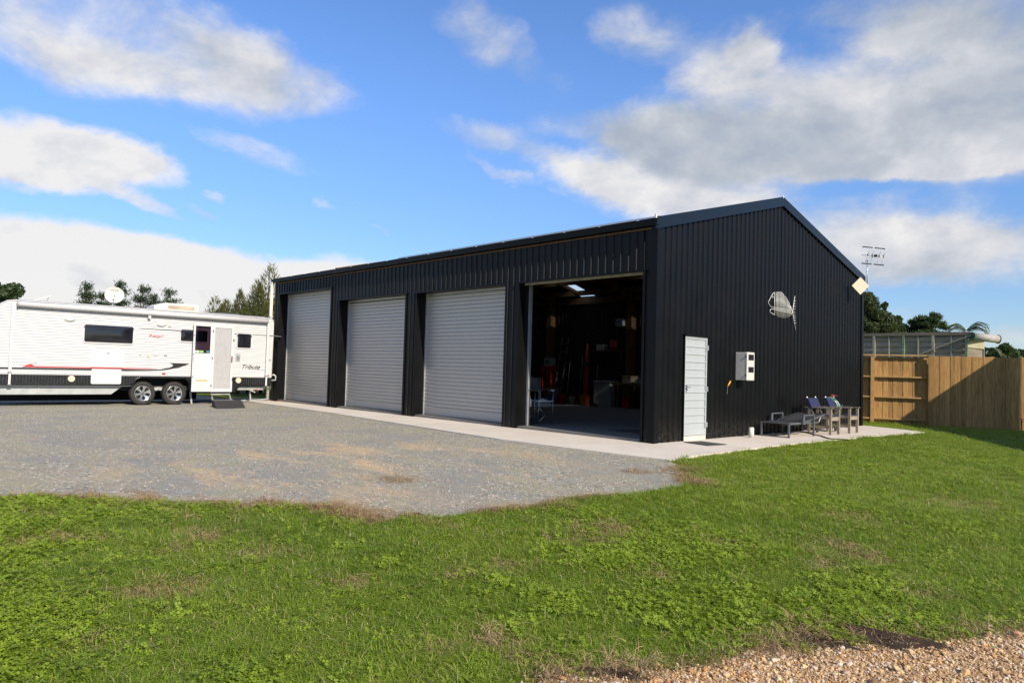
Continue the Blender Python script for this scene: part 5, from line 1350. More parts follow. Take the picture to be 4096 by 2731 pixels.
# house outside the frame whose eave shades the fence corner
hv = np.array([-.565, .825]); hn = np.array([.9945, -.1045]); h0 = np.array([5.04, 14.66]); h1 = h0 - hv * 10.5
hs_ = thing('neighbour_house', 'pale rendered house with dark roof just right of the view', 'house', (h0[0] + 2, h0[1] - 3, G))
def hp2(a_, d_, z): q = h0 - hv * a_ + hn * d_; return (q[0], q[1], z)
b = MB(); b.add([hp2(a_, d_, z) for z in (G, 3.7) for a_, d_ in ((.3, .35), (10.2, .35), (10.2, 6.5), (.3, 6.5))], [(0, 1, 2, 3), (4, 5, 6, 7), (0, 1, 5, 4), (1, 2, 6, 5), (2, 3, 7, 6), (3, 0, 4, 7)]); b.build('wall', 'house', hs_)
b = MB(); b.add([hp2(0, 0, 3.92), hp2(10.5, 0, 3.92), hp2(10.5, 6.9, 3.92), hp2(0, 6.9, 3.92), hp2(0, 0, 4.0), hp2(10.5, 0, 4.0), hp2(10.5, 6.9, 4.0), hp2(0, 6.9, 4.0), hp2(.0, 3.45, 4.9), hp2(10.5, 3.45, 4.9)],
      [(0, 1, 2, 3), (0, 1, 5, 4), (3, 2, 6, 7), (4, 5, 9, 8), (7, 6, 9, 8), (0, 4, 8, 7, 3), (1, 5, 9, 6, 2)]); b.build('roof', 'houseroof', hs_)
b = MB(); b.add([hp2(0.02, .02, 3.7), hp2(10.48, .02, 3.7), hp2(10.48, .36, 3.7), hp2(0.02, .36, 3.7), hp2(0.02, .02, 3.919), hp2(10.48, .02, 3.919), hp2(10.48, .36, 3.919), hp2(.02, .36, 3.919)], [(0, 3, 2, 1), (4, 5, 6, 7), (0, 1, 5, 4), (1, 2, 6, 5), (2, 3, 7, 6), (3, 0, 4, 7)]); b.build('soffit', 'house', hs_)

# ------------------------------------------------------------------ old slatted shelter behind the fence
SY = 20.0
st_ = thing('slatted_shelter', 'old weathered slatted shelter with timber beam rising behind the fence', 'shelter', (-2, SY, -.1))
for k in range(14):
    z0 = -.1 + k * .228
    for (a_, b_) in ((-6.4, -4.4), (-4.4, -2.08), (-2.08, -1.02), (-1.02, .1)):
        sl_ = MB(); sl_.prism([(SY + .06, z0), (SY + .012, z0 + .005), (SY + .0, z0 + .10), (SY + .035, z0 + .215), (SY + .06, z0 + .245)], 0, a_, b_ - .004)
        sl_.build('slat', 'slatgrey', st_)
MB().box(-6.5, .22, SY - .07, SY + .10, 3.10, 3.225).build('top_beam', 'oldtimber', st_)
for k, x_ in enumerate((-4.3, -3.20, -2.08, -1.02, .12)):
    MB().box(x_ - .045, x_ + .045, SY - .075, SY - .005, -.1, 3.10).build('post', 'postgreen' if k in (2, 4) else 'postpale', st_)
for x_ in (-2.63, -1.55, -.39): MB().box(x_ - .028, x_ + .028, SY - .05, SY - .003, -.1, 3.08).build('stud', 'postpale', st_)
MB().bar((-2.0, SY - .12, 2.15), (.35, SY - .12, 3.12), .035, .04).build('brace', 'postpale', st_); MB().bar((-.45, SY - .09, 2.45), (.0, SY - .09, 2.78), .02, .02).build('brace', 'postpale', st_)
MB().box(-.36, .10, SY - .06, SY - .03, 2.50, 2.525).build('rail', 'postpale', st_); MB().box(-.36, .10, SY - .06, SY - .03, 2.77, 2.795).build('rail', 'postpale', st_)
rr_ = MB().cyl((.30, SY - .14, 3.05), (.34, SY - .02, 3.045), .155, n=24).build('winding_drum', 'drum', st_)
MB().cyl((.31, SY - .18, 3.05), (.31, SY - .13, 3.05), .04, n=12).build('axle', 'swblack', rr_)
MB().cyl((.34, SY - .02, 3.045), (.95, SY + .75, 2.97), .145, n=24).build('rolled_cover', 'rollgrey', st_, True)
MB().cyl((.95, SY + .75, 2.97), (.965, SY + .77, 2.968), .17, n=24).build('end_disc', 'oldtimber', st_)
MB().add([(.16, SY + .02, 2.93), (.62, SY + .30, 2.90), (.62, SY + .30, 2.58), (.16, SY + .02, 2.63), (.15, SY + .04, 2.93), (.61, SY + .32, 2.90), (.61, SY + .32, 2.58), (.15, SY + .04, 2.63)], [(0, 1, 2, 3), (7, 6, 5, 4), (0, 4, 5, 1), (1, 5, 6, 2), (2, 6, 7, 3), (3, 7, 4, 0)]).build('hanging_tarp', 'tarp', st_)
MB().bar((.60, SY + .32, -.1), (.60, SY + .32, 2.62), .04, .04, (1, 0, 0)).build('post', 'postpale', st_)
for z in (2.60, 2.48, 2.36, 2.24, 2.12): MB().bar((.14, SY + .05, z), (.60, SY + .34, z), .02, .118).build('slat', 'slatgrey', st_)

# ------------------------------------------------------------------ TREES
def azpos(az_, D): return CAM[0] + D * math.cos(R(az_)), CAM[1] + D * math.sin(R(az_))
def zel(el_, D): return CAM[2] + D * math.tan(R(el_))
def leafcloud(cen, rad, n, size, aspect=.5, up=0., rng=RNG, shell=.35):
    """n leaf quads spread over ellipsoid clumps: returns verts (4n,3)"""
    cen = np.asarray(cen, float); rad = np.asarray(rad, float); k = rng.integers(0, len(cen), n)
    d = rng.normal(size=(n, 3)); d /= np.linalg.norm(d, axis=1)[:, None]; r_ = (shell + (1 - shell) * rng.random(n)) ** .6
    P = cen[k] + d * r_[:, None] * rad[k]
    a = rng.normal(size=(n, 3)); a[:, 2] += up; a /= np.linalg.norm(a, axis=1)[:, None]
    b = np.cross(a, rng.normal(size=(n, 3))); b /= np.linalg.norm(b, axis=1)[:, None]
    s_ = size * (.6 + .8 * rng.random(n))[:, None]
    a = a * s_; b = b * s_ * aspect
    return np.stack([P - a - b * .4, P + b - a * .1, P + a, P - b - a * .1], 1).reshape(-1, 3)
def quads_obj(V, name, mat, parent):
    me = bpy.data.meshes.new(name); n = len(V) // 4
    me.vertices.add(len(V)); me.vertices.foreach_set('co', (V - wl(parent)).ravel())
    me.loops.add(4 * n); me.loops.foreach_set('vertex_index', np.arange(4 * n)); me.polygons.add(n)
    me.polygons.foreach_set('loop_start', np.arange(0, 4 * n, 4)); me.polygons.foreach_set('loop_total', np.full(n, 4))
    me.materials.append(M[mat]); me.update(); me.validate()
    o_ = bpy.data.objects.new(name, me); COL.objects.link(o_); o_.parent = parent; return o_
def trunk(parent, base, top, r0, limbs=(), wob=.1):
    b = MB(); base, top = np.array(base, float), np.array(top, float); P = []
    for k in range(7):
        t_ = k / 6; P.append(base * (1 - t_) + top * t_ + np.array((math.sin(t_ * 5) * wob * t_, math.cos(t_ * 4) * wob * t_, 0)))
    b.tube(P, [r0 * (1 - .85 * k / 6) for k in range(7)], 8)
    for l in limbs:
        l = np.array(l, float); t_ = random.uniform(.3, .75); s_ = base * (1 - t_) + top * t_
        b.tube([s_, s_ * .5 + l * .5 + (0, 0, .1), l], [r0 * .45 * (1 - t_ * .5), r0 * .25, r0 * .08], 6)
    return b.build('trunk', 'bark', parent, True)

def pine(az_, el_, D, wid, label, seed):
    rng = np.random.default_rng(seed); x_, y_ = azpos(az_, D); zt = zel(el_, D)
    t = thing('pine_tree', label, 'tree', (x_, y_, -.14), 'pines behind the caravan')
    cen = []; rad = []; limbs = []
    z = zt - .15; k = 0
    cen.append((x_, y_, zt - .1)); rad.append((.10, .10, .22))
    while z > .6:
        f_ = (zt - z) / zt; rr = wid * (.25 + 1.7 * f_) * (.7 + .5 * rng.random())
        nb = 4 if f_ > .08 else 2; a0 = rng.random() * 6.3
        for q in range(nb):
            a_ = a0 + q * 6.28 / nb + rng.normal() * .3; L_ = rr * (.6 + .6 * rng.random())
            for s_ in (.45, .8, 1.05):
                cen.append((x_ + math.cos(a_) * L_ * s_, y_ + math.sin(a_) * L_ * s_, z + .16 * s_ + .1 * rng.random())); rad.append((.26 + .16 * rng.random(),) * 2 + (.20 + .12 * rng.random(),))
            limbs.append((x_ + math.cos(a_) * L_, y_ + math.sin(a_) * L_, z + .2))
        z -= .42 + .2 * rng.random(); k += 1
    trunk(t, (x_, y_, -.2), (x_, y_, zt - .2), .10, limbs[:14], .05)
    quads_obj(leafcloud(cen, rad, 3600, .12, .16, .9, rng, .05), 'crown', 'pine', t)
pine(167.20, 4.86, 46, .60, 'small dark pine left of the satellite dish', 11)
pine(165.20, 5.10, 46, .55, 'dark pine rising just behind the satellite dish', 12)
pine(166.25, 4.30, 48, .55, 'low dark pine peeking out left of the satellite dish', 13)
pine(163.85, 4.88, 46, .85, 'broad bushy dark pine right of the satellite dish', 14)
pine(162.10, 4.80, 46, .70, 'dark pine rising above the caravan air conditioner', 15)
pine(163.05, 4.42, 48, .75, 'lower dark pine between the two right-hand pines', 16)
# leafy tree at the left edge
x_, y_ = azpos(172.6, 40); zt = zel(5.0, 40)
t = thing('broadleaf_tree', 'leafy green tree cut off by the left edge', 'tree', (x_, y_, -.14))
rng = np.random.default_rng(3); cen = [(x_ + rng.normal() * .7, y_ + rng.normal() * .7, zt - .4 - abs(rng.normal()) * 1.2) for _ in range(26)]
trunk(t, (x_, y_, -.2), (x_, y_, zt - 1), .16, cen[:7]); quads_obj(leafcloud(cen, [(.45, .45, .35)] * 26, 6000, .10, .6, 0, rng), 'crown', 'conif', t)

def casuarina(az_, el_, D, wid, label, seed, spikes):
    wid *= 2.0; spikes += 7
    rng = np.random.default_rng(seed); x_, y_ = azpos(az_, D); zt = zel(el_, D)
    t = thing('casuarina_tree', label, 'tree', (x_, y_, -.14), 'feathery trees beside the shed')
    trunk(t, (x_, y_, -.2), (x_, y_, zt - .3), .09, [(x_ + rng.normal() * wid * .5, y_ + rng.normal() * wid * .5, zt * rng.uniform(.5, .9)) for _ in range(9)], .08)
    n = 15000; V = []
    ax_ = [(x_, y_, zt, wid)] + [(x_ + rng.normal() * wid * .7, y_ + rng.normal() * wid * .7, zt - rng.uniform(.5, 2.0), wid * rng.uniform(.4, .7)) for _ in range(spikes)]
    P = []; A = []
    for q, (cx_, cy_, cz_, w_) in enumerate(ax_):
        m_ = n // len(ax_); h_ = min(cz_, 3.2) * (.95 if q == 0 else .8); f_ = rng.random(m_) ** .7
        rr = w_ * (.04 + .96 * f_ ** .9) * np.sqrt(rng.random(m_)); th = rng.random(m_) * 6.283
        P.append(np.c_[cx_ + rr * np.cos(th), cy_ + rr * np.sin(th), cz_ - f_ * h_]); A.append(np.c_[np.cos(th) * .55, np.sin(th) * .55, np.full(m_, 1.0)] + rng.normal(size=(m_, 3)) * .28)
    P = np.concatenate(P); A = np.concatenate(A); A /= np.linalg.norm(A, axis=1)[:, None]; m_ = len(P)
    B = np.cross(A, rng.normal(size=(m_, 3))); B /= np.linalg.norm(B, axis=1)[:, None]; s_ = (.16 * (.6 + .8 * rng.random(m_)))[:, None]
    V = np.stack([P - A * s_ * .3, P + B * s_ * .09, P + A * s_, P - B * s_ * .09], 1).reshape(-1, 3)
    quads_obj(V, 'crown', 'casu', t)
casuarina(159.0, 4.75, 34, .75, 'low feathery olive tree nearest the caravan hatch', 21, 3)
casuarina(158.2, 4.45, 34.5, .75, 'second feathery olive tree from the caravan end of the row', 22, 3)
casuarina(157.2, 5.05, 34, .8, 'middle feathery olive tree of the row left of the shed', 23, 3)
casuarina(156.1, 6.15, 33.5, .7, 'slim feathery tree second from the shed corner', 24, 2)
casuarina(155.15, 7.45, 33, .75, 'tallest feathery tree beside the white downpipe', 25, 2)
casuarina(155.6, 5.3, 34.5, .85, 'bushy feathery tree low beside the shed downpipe', 27, 4)
casuarina(157.8, 4.2, 35, .95, 'lowest broad feathery tree in the gap of the row', 28, 4)
casuarina(156.5, 4.9, 35, .9, 'shorter feathery tree behind the slim one by the shed', 26, 3)

def bushy(name, label, az_, el_, D, clumps, lsize, mat, n, seed, elbase=1.2, aspect=.5, grp='trees behind the fence'):
    rng = np.random.default_rng(seed); x_, y_ = azpos(az_, D); t = thing(name, label, 'tree', (x_, y_, -.14), grp); cen = []; rad = []
    for (a_, e_, r_, rz) in clumps:
        q = azpos(a_, D + rng.normal() * .5); cen.append((q[0], q[1], zel(e_, D))); rad.append((r_, r_, rz))
    trunk(t, (x_, y_, -.2), (x_, y_, zel(el_ - .6, D)), .16, cen[:8], .1)
    quads_obj(leafcloud(cen, rad, n, lsize, aspect, .1, rng, .2), 'crown', mat, t); return t
c_ = []
rng = np.random.default_rng(5)
for e_ in np.arange(2.2, 5.95, .22):
    hw = .12 + (5.95 - e_) * .42 if e_ > 5.2 else .45 + (5.2 - e_) * .55
    for q in range(2 + int(hw * 3)): c_.append((110.0 + rng.uniform(-1, 1) * min(hw, 1.55) - .25 * (e_ < 4.8), e_ + rng.uniform(-.1, .1), .36, .30))
c_ += [(109.85, 6.05, .16, .18), (109.95, 5.75, .2, .22), (108.5, 4.0, .3, .3), (108.65, 4.4, .3, .25)]
bushy('conifer_tree', 'dense dark conifer with pointed leader beside the shed corner', 110.0, 6.1, 40, c_, .062, 'conif', 30000, 51)
bushy('conifer_tree', 'tiny detached dark treetop above the fence line', 108.95, 5.35, 52, [(108.98, 5.22, .16, .16), (108.86, 5.36, .17, .17), (108.9, 5.1, .10, .12)] + [(108.9, e_, .05, .3) for e_ in (4.8, 4.4, 4.0, 3.4)] + [(108.9 + q, 2.8, .5, .5) for q in (-.3, 0, .3)], .09, 'conif', 2600, 52)
bushy('bushy_tree', 'small round-topped tree between the conifer and windswept tree', 108.1, 4.3, 42, [(108.1, 4.28, .2, .18), (108.1, 3.9, .22, .2), (108.3, 3.6, .3, .25), (107.9, 3.6, .32, .25), (108.1, 3.2, .45, .3), (107.75, 3.75, .25, .16), (108.0, 2.8, .6, .4), (107.6, 3.0, .4, .4)], .10, 'bushl', 5200, 53)
# windswept tree: boughs streaming to the right
cl = []
rng = np.random.default_rng(8)
for q in range(60):
    s_ = rng.random(); cl.append((107.5 - 2.2 * s_, 2.6 + (.75 + 1.0 * math.sin(math.pi * min(1, s_ * 1.0))) * rng.random() ** .8, .34, .11))
cl += [(105.85, 4.55, .25, .10), (105.7, 4.38, .28, .10), (106.0, 4.25, .3, .12), (105.45, 4.05, .26, .08), (105.3, 3.68, .25, .08), (107.25, 4.18, .16, .14), (106.7, 4.32, .2, .14), (105.4, 3.85, .25, .08)]
bushy('bushy_tree', 'windswept dark tree with ragged crown above the shelter', 106.3, 4.6, 42, cl, .16, 'bushl', 6500, 54, aspect=.16)
bushy('bushy_tree', 'small rounded tree right of the hanging tarp', 101.85, 2.4, 44, [(101.81, 2.45, .15, .15), (101.85, 2.2, .3, .2), (101.6, 2.05, .35, .2), (102.1, 2.0, .4, .25), (101.8, 1.7, .7, .4), (102.4, 1.75, .45, .3)], .11, 'bushl', 4200, 55)
bushy('bushy_tree', 'low distant tree at the right edge above the palings', 100.9, 2.0, 50, [(101.0, 1.98, .35, .2), (100.7, 1.9, .5, .25), (100.9, 1.6, .8, .4)], .12, 'bushl', 2600, 56)
def palm_tree(label, az_, el_, D, fronds, seed, flen):
    rng = np.random.default_rng(seed); x_, y_ = azpos(az_, D); zt = zel(el_, D); t = thing('palm_tree', label, 'tree', (x_, y_, -.14), 'palms behind the fence')
    trunk(t, (x_, y_, -.2), (x_, y_, zt), .14, (), .05); V = []; rb = MB()
    for (a_, rise) in fronds:
        dv = np.array((math.cos(a_), math.sin(a_), 0.)); L_ = flen * rng.uniform(.85, 1.15); P = []
        for k in range(15):
            s_ = k / 14; P.append(np.array((x_, y_, zt)) + dv * L_ * s_ * (.95 - .15 * s_) + np.array((0, 0, L_ * (rise * s_ - (rise * .55 + .62) * s_ ** 2.2))))
        rb.tube(P, [.010 * (1 - .8 * k / 14) for k in range(15)], 5)
        sd = np.cross(dv, (0, 0, 1))
        for k in range(1, 15):
            for q in range(3):
                s_ = (k - q / 3) / 14; i_ = min(13, int(s_ * 14)); f_ = s_ * 14 - i_; p_ = P[i_] * (1 - f_) + P[i_ + 1] * f_
                ll = flen * .36 * math.sin(math.pi * min(1, .15 + s_ * .85)) + .06
                for sg in (-1, 1):
                    d = sd * sg * .75 + dv * .45 + np.array((0, 0, -.45 + rng.normal() * .15)); d /= np.linalg.norm(d); n_ = np.cross(d, dv); n_ = n_ / np.linalg.norm(n_) * .010
                    V.append([p_ - n_, p_ + d * ll * .5 - n_, p_ + d * ll, p_ + n_])
    rb.build('frond_ribs', 'palm', t, True)['kind'] = 'stuff'
    quads_obj(np.array(V).reshape(-1, 3), 'crown', 'palm', t)
vd = R(104 - 90)
palm_tree('drooping palm with arching fronds above the shelter roller', 104.0, 3.5, 40, [(R(198), 1.15), (R(185), .75), (R(20), .85), (R(8), 1.2), (R(0), .6), (R(168), 1.3), (R(35), 1.25)], 61, 1.1)
palm_tree('low palm half hidden by the shelter beam left of the tall palm', 104.95, 3.3, 41, [(R(195), .5), (R(170), .7), (R(20), .5), (R(50), .7), (R(100), .7), (R(280), .7)], 62, .5)
palm_tree('pale drooping palm below the rolled cover', 102.85, 2.25, 40, [(R(195), .5), (R(170), .5), (R(20), .6), (R(0), .4), (R(340), .5), (R(90), .6), (R(270), .6), (R(40), .6)], 63, .75)

# ------------------------------------------------------------------ GRASS, CLOVER, GRAVEL (scattered stuff)
def scatter(name, pts, rot, scl, idx, sources, label, cat, parent=None):
    me = bpy.data.meshes.new(name); n = len(pts)
    me.vertices.add(n); me.vertices.foreach_set('co', np.asarray(pts, float).ravel())
    a = me.attributes.new('rot', 'FLOAT_VECTOR', 'POINT'); a.data.foreach_set('vector', np.asarray(rot, float).ravel())
    a = me.attributes.new('scl', 'FLOAT_VECTOR', 'POINT'); a.data.foreach_set('vector', np.asarray(scl, float).ravel())
    a = me.attributes.new('idx', 'INT', 'POINT'); a.data.foreach_set('value', np.asarray(idx, np.int32))
    o = bpy.data.objects.new(name, me); COL.objects.link(o)
    if parent is not None: o.parent = parent
    src = bpy.data.collections.new(name + '_sources')
    for k, (mesh) in enumerate(sources):
        so = bpy.data.objects.new('%s_%02d' % (name, k), mesh); src.objects.link(so)
    ng = bpy.data.node_groups.new(name + '_scatter', 'GeometryNodeTree')
    ng.interface.new_socket('Geometry', in_out='INPUT', socket_type='NodeSocketGeometry'); ng.interface.new_socket('Geometry', in_out='OUTPUT', socket_type='NodeSocketGeometry')
    gi = ng.nodes.new('NodeGroupInput'); go = ng.nodes.new('NodeGroupOutput'); ip = ng.nodes.new('GeometryNodeInstanceOnPoints'); ci = ng.nodes.new('GeometryNodeCollectionInfo')
    ci.inputs['Collection'].default_value = src; ci.inputs['Separate Children'].default_value = True; ci.inputs['Reset Children'].default_value = True
    def attr(nm, dt):
        q = ng.nodes.new('GeometryNodeInputNamedAttribute'); q.data_type = dt; q.inputs['Name'].default_value = nm; return q.outputs[0]
    ng.links.new(gi.outputs[0], ip.inputs['Points']); ng.links.new(ci.outputs[0], ip.inputs['Instance']); ip.inputs['Pick Instance'].default_value = True
    ng.links.new(attr('idx', 'INT'), ip.inputs['Instance Index'])
    er = ng.nodes.new('FunctionNodeEulerToRotation'); ng.links.new(attr('rot', 'FLOAT_VECTOR'), er.inputs[0]); ng.links.new(er.outputs[0], ip.inputs['Rotation'])
    ng.links.new(attr('scl', 'FLOAT_VECTOR'), ip.inputs['Scale']); ng.links.new(ip.outputs[0], go.inputs[0])
    md = o.modifiers.new('scatter', 'NODES'); md.node_group = ng
    tag(o, label, cat, kind='stuff') if parent is None else o.__setitem__('kind', 'stuff')
    return o

def tuft(seed, n, hgt_, spread, wd, lean, mats, probs):
    rng = np.random.default_rng(seed); b = MB()
    for k in range(n):
        x_, y_ = rng.normal(size=2) * spread; h_ = hgt_ * rng.uniform(.45, 1.15); a_ = rng.random() * 6.283; l_ = lean * rng.uniform(.3, 1.6) * h_
        d = np.array((math.cos(a_), math.sin(a_), 0)); s_ = np.array((-d[1], d[0], 0)) * wd * rng.uniform(.7, 1.3) / 2; p_ = np.array((x_, y_, -.004))
        m_ = p_ + d * l_ * .35 + (0, 0, h_ * .6); t_ = p_ + d * l_ + (0, 0, h_ * (1 - .25 * min(1, lean)))
        b.cur = int(rng.choice(len(mats), p=probs)); b.add([p_ - s_, p_ + s_, m_ + s_ * .8, m_ - s_ * .8, t_], [(0, 1, 2, 3), (3, 2, 4)])
    me = bpy.data.meshes.new('tuft'); me.from_pydata(b.v, [], b.f)
    for mt in mats: me.materials.append(M[mt])
    me.polygons.foreach_set('material_index', b.mi); me.update(); return me
def clover(seed, n, spread, hgt_, size):
    rng = np.random.default_rng(seed); b = MB()
    for k in range(n):
        x_, y_ = rng.normal(size=2) * spread; z_ = hgt_ * rng.uniform(.4, 1.1); a0 = rng.random() * 6.283; tl = rng.normal(size=2) * .28
        for q in range(3):
            a_ = a0 + q * 2.094; d = np.array((math.cos(a_), math.sin(a_))); e_ = np.array((-d[1], d[0])); L_ = size * rng.uniform(.8, 1.2); P = []
            for (u, v) in ((.05, 0), (.55, .45), (.95, .42), (.85, 0), (.95, -.42), (.55, -.45)):
                w_ = d * u * L_ + e_ * v * L_; P.append((x_ + w_[0], y_ + w_[1], z_ + w_[0] * tl[0] + w_[1] * tl[1] + .15 * abs(v) * L_))
            b.add(P, [(0, 1, 2, 3), (0, 3, 4, 5)])
    me = bpy.data.meshes.new('clover'); me.from_pydata(b.v, [], b.f); me.materials.append(M['clover']); me.update(); return me

# ground samples spread by distance: dense at the camera's feet, thinner far off
def samples(n, r0, r1, az0=97., az1=176., pw=1.0):
    u = RNG.random(n); r_ = (r0 ** pw + u * (r1 ** pw - r0 ** pw)) ** (1 / pw); a_ = np.radians(RNG.uniform(az0, az1, n))
    return CAM[0] + r_ * np.cos(a_), CAM[1] + r_ * np.sin(a_), r_
SLABP = slab_poly
PATH_EDGE = [onG(q) for q in [(5.95, -9.5), (5.777, -9.013), (5.921, -8.78), (6.093, -8.475), (6.211, -8.031), (6.204, -7.897), (6.337, -7.784), (6.50, -7.50), (6.715, -7.226), (7.002, -6.606), (7.6, -5.6)]]
PATH_POLY = PATH_EDGE + [(11, -4.5), (11, -15), (4.5, -13)]
SHEDP = [(-16.1, 0), (.05, 0), (.05, 10.05), (-16.1, 10.05)]
def near_poly(x, y, P, d): return seg_dist(x, y, P + [P[0]]) < d
SOIL = [pix_ground(*q) + (a_, b_) for q, a_, b_ in (((3540, 2560), .36, .15), ((3270, 2575), .24, .12), ((2460, 2705), .24, .08), ((2180, 2722), .14, .06), ((3080, 2600), .10, .06))]
def soilness(x, y):
    v = np.zeros(np.shape(x))
    for bx, by, a_, b_ in SOIL:
        vx = np.array((bx - CAM[0], by - CAM[1])); vx /= np.linalg.norm(vx); dx, dy = x - bx, y - by
        v = np.maximum(v, np.exp(-(((dx * vx[1] - dy * vx[0]) / a_) ** 2 + ((dx * vx[0] + dy * vx[1]) / b_) ** 2)))
    return v
def lawn_mask(x, y, edge_noise=.06):
    jx = x + (fbm(x, y, 6, 31) - .5) * edge_noise * 4; jy = y + (fbm(x, y, 6, 41) - .5) * edge_noise * 4
    return ~in_poly(jx, jy, GRAVEL_POLY) & ~in_poly(jx, jy, PATH_POLY) & ~in_poly(x, y, SLABP) & ~in_poly(x, y, SHEDP) & (soilness(x, y) < .45 + .35 * fbm(x, y, 9, 77))
# bare spots seen in the photograph (pixel, radius m along/across view)
BARE = [pix_ground(*q) + (r_,) for q, r_ in [((200, 2150), .26), ((330, 2160), .22), ((60, 2185), .22), ((520, 2375), .22), ((720, 2365), .25), ((130, 2060), .35), ((780, 2130), .3), ((700, 2200), .12), ((370, 2590), .10), ((1395, 2340), .16), ((1060, 2210), .2),
        ((2450, 2120), .4), ((2480, 2115), .4), ((2340, 2170), .3), ((3420, 2075), .5), ((3850, 2020), .5), ((3350, 2180), .3), ((3700, 2380), .14), ((2050, 2270), .2), ((1850, 2300), .15), ((3300, 2260), .25), ((2650, 2320), .15), ((3480, 2230), .3), ((2900, 2180), .3), ((2000, 2560), .14), ((1760, 2600), .10), ((2100, 2640), .10), ((840, 2150), .15), ((1330, 2050), .25), ((1420, 2070), .3), ((1500, 2090), .2)]]
def bareness(x, y):
    v = np.zeros(np.shape(x))
    for bx, by, r_ in BARE: v = np.maximum(v, np.exp(-((x - bx) ** 2 + (y - by) ** 2) / (r_ * .75) ** 2))
    return v
def cloverness(x, y):
    n_ = fbm(x, y, .8, 71, 4)
    az_ = np.degrees(np.arctan2(y - CAM[1], x - CAM[0])); r_ = np.hypot(x - CAM[0], y - CAM[1])
    bias = .10 * np.clip((az_ - 140) / 25, -1, 1) + .05 * np.exp(-((az_ - 108) / 10) ** 2) * (r_ < 8) - .06 * np.exp(-((az_ - 128) / 9) ** 2)
    return n_ + bias

GM = ['g1', 'g2', 'g3']
tufts = [tuft(100 + k, 20, .040, .034, .0044, 1.7, GM, [.62, .35, .03]) for k in range(5)] + [tuft(120 + k, 14, .062, .026, .0048, 1.4, GM, [.56, .42, .02]) for k in range(2)] + [tuft(130 + k, 12, .026, .036, .0040, 2.0, GM, [.42, .18, .40]) for k in range(2)]
x1_, y1_, r1_ = samples(52000, 3.0, 9.0, pw=1.4)
x2_, y2_, r2_ = samples(64000, 9.0, 26.0, pw=1.15)
X_, Y_, R_ = np.r_[x1_, x2_], np.r_[y1_, y2_], np.r_[r1_, r2_]
bn = bareness(X_, Y_); cl_ = cloverness(X_, Y_); pat = fbm(X_, Y_, 1.6, 51); pat2 = fbm(X_, Y_, .5, 61)
keep = lawn_mask(X_, Y_) & (RNG.random(len(X_)) > bn * .55) & (RNG.random(len(X_)) > np.clip((cl_ - .54) * 4, 0, .45))
X_, Y_, R_, bn, pat, pat2 = X_[keep], Y_[keep], R_[keep], bn[keep], pat[keep], pat2[keep]
n = len(X_); idx = RNG.integers(0, 5, n); u = RNG.random(n)
idx = np.where((pat > .60) & (u < .5), RNG.integers(5, 7, n), idx); idx = np.where((bn > .35) & (u < .55), RNG.integers(7, 9, n), idx); idx = np.where((pat2 > .62) & (u < .12), RNG.integers(7, 9, n), idx)
s_ = RNG.uniform(.65, 1.25, n) * np.clip(.75 + R_ / 22, .8, 1.7)
edge_d = np.minimum(seg_dist(X_, Y_, LAWN_EDGE), seg_dist(X_, Y_, SLAB_RIGHT))
hz = s_ * np.where(R_ > 12, .72, .9) * (1 + .35 * np.exp(-(edge_d / .12) ** 2)) * (.75 + .6 * pat)
scl = np.c_[s_, s_, hz]; rot = np.c_[RNG.normal(size=n) * .12, RNG.normal(size=n) * .12, RNG.random(n) * 6.283]
scatter('grass', np.c_[X_, Y_, hgt(X_, Y_) - .003], rot, scl, idx, tufts, 'short green mown grass blades covering the lawn', 'grass')
# clover
clv = [clover(200 + k, 16, .050, .038, .0155) for k in range(4)]
x1_, y1_, r1_ = samples(34000, 3.0, 9.5, pw=1.4); x2_, y2_, r2_ = samples(17000, 9.5, 20.0, pw=1.2)
X_, Y_, R_ = np.r_[x1_, x2_], np.r_[y1_, y2_], np.r_[r1_, r2_]; c_ = cloverness(X_, Y_)
keep = lawn_mask(X_, Y_) & (RNG.random(len(X_)) < np.clip((c_ - .46) * 3.6, .02, .8)) & (RNG.random(len(X_)) > bareness(X_, Y_) * .98)
X_, Y_, R_ = X_[keep], Y_[keep], R_[keep]; n = len(X_); s_ = RNG.uniform(.6, 1.15, n)
scatter('clover', np.c_[X_, Y_, hgt(X_, Y_)], np.c_[RNG.normal(size=n) * .2, RNG.normal(size=n) * .2, RNG.random(n) * 6.283], np.c_[s_, s_, s_], RNG.integers(0, 4, n), clv, 'bright green clover patches spread through the lawn', 'clover')
# dead thatch on bare spots and along the ragged gravel edge
dead = [tuft(300 + k, 26, .022, .05, .0035, 2.4, ['thatch', 'g3'], [.8, .2]) for k in range(3)]
P = []
for bx, by, r_ in BARE:
    m_ = int(8 + 110 * r_); P.append(np.c_[bx + RNG.normal(size=m_) * r_ * .6, by + RNG.normal(size=m_) * r_ * .6])
ed = resample(LAWN_EDGE[3:], 900); w_ = fbm(ed[:, 0], ed[:, 1], .9, 81); ed = ed[w_ > .50]; P.append(np.repeat(ed, 3, 0) + RNG.normal(size=(len(ed) * 3, 2)) * .06)
for (q, m_, sx_, sy_) in [((1330, 2046), 260, .22, .10), ((1420, 2062), 260, .2, .10), ((1080, 2020), 120, .12, .07), ((640, 2018), 160, .4, .05), ((420, 2012), 120, .3, .05), ((2725, 1890), 160, .12, .25), ((2790, 1935), 120, .15, .15), ((2250, 2028), 70, .12, .06), ((1580, 1920), 90, .16, .12), ((2540, 1893), 50, .12, .10), ((1700, 2090), 200, .3, .06), ((900, 2030), 100, .2, .05)]:
    g_ = pix_ground(*q); P.append(np.c_[g_[0] + RNG.normal(size=m_) * sx_, g_[1] + RNG.normal(size=m_) * sy_])
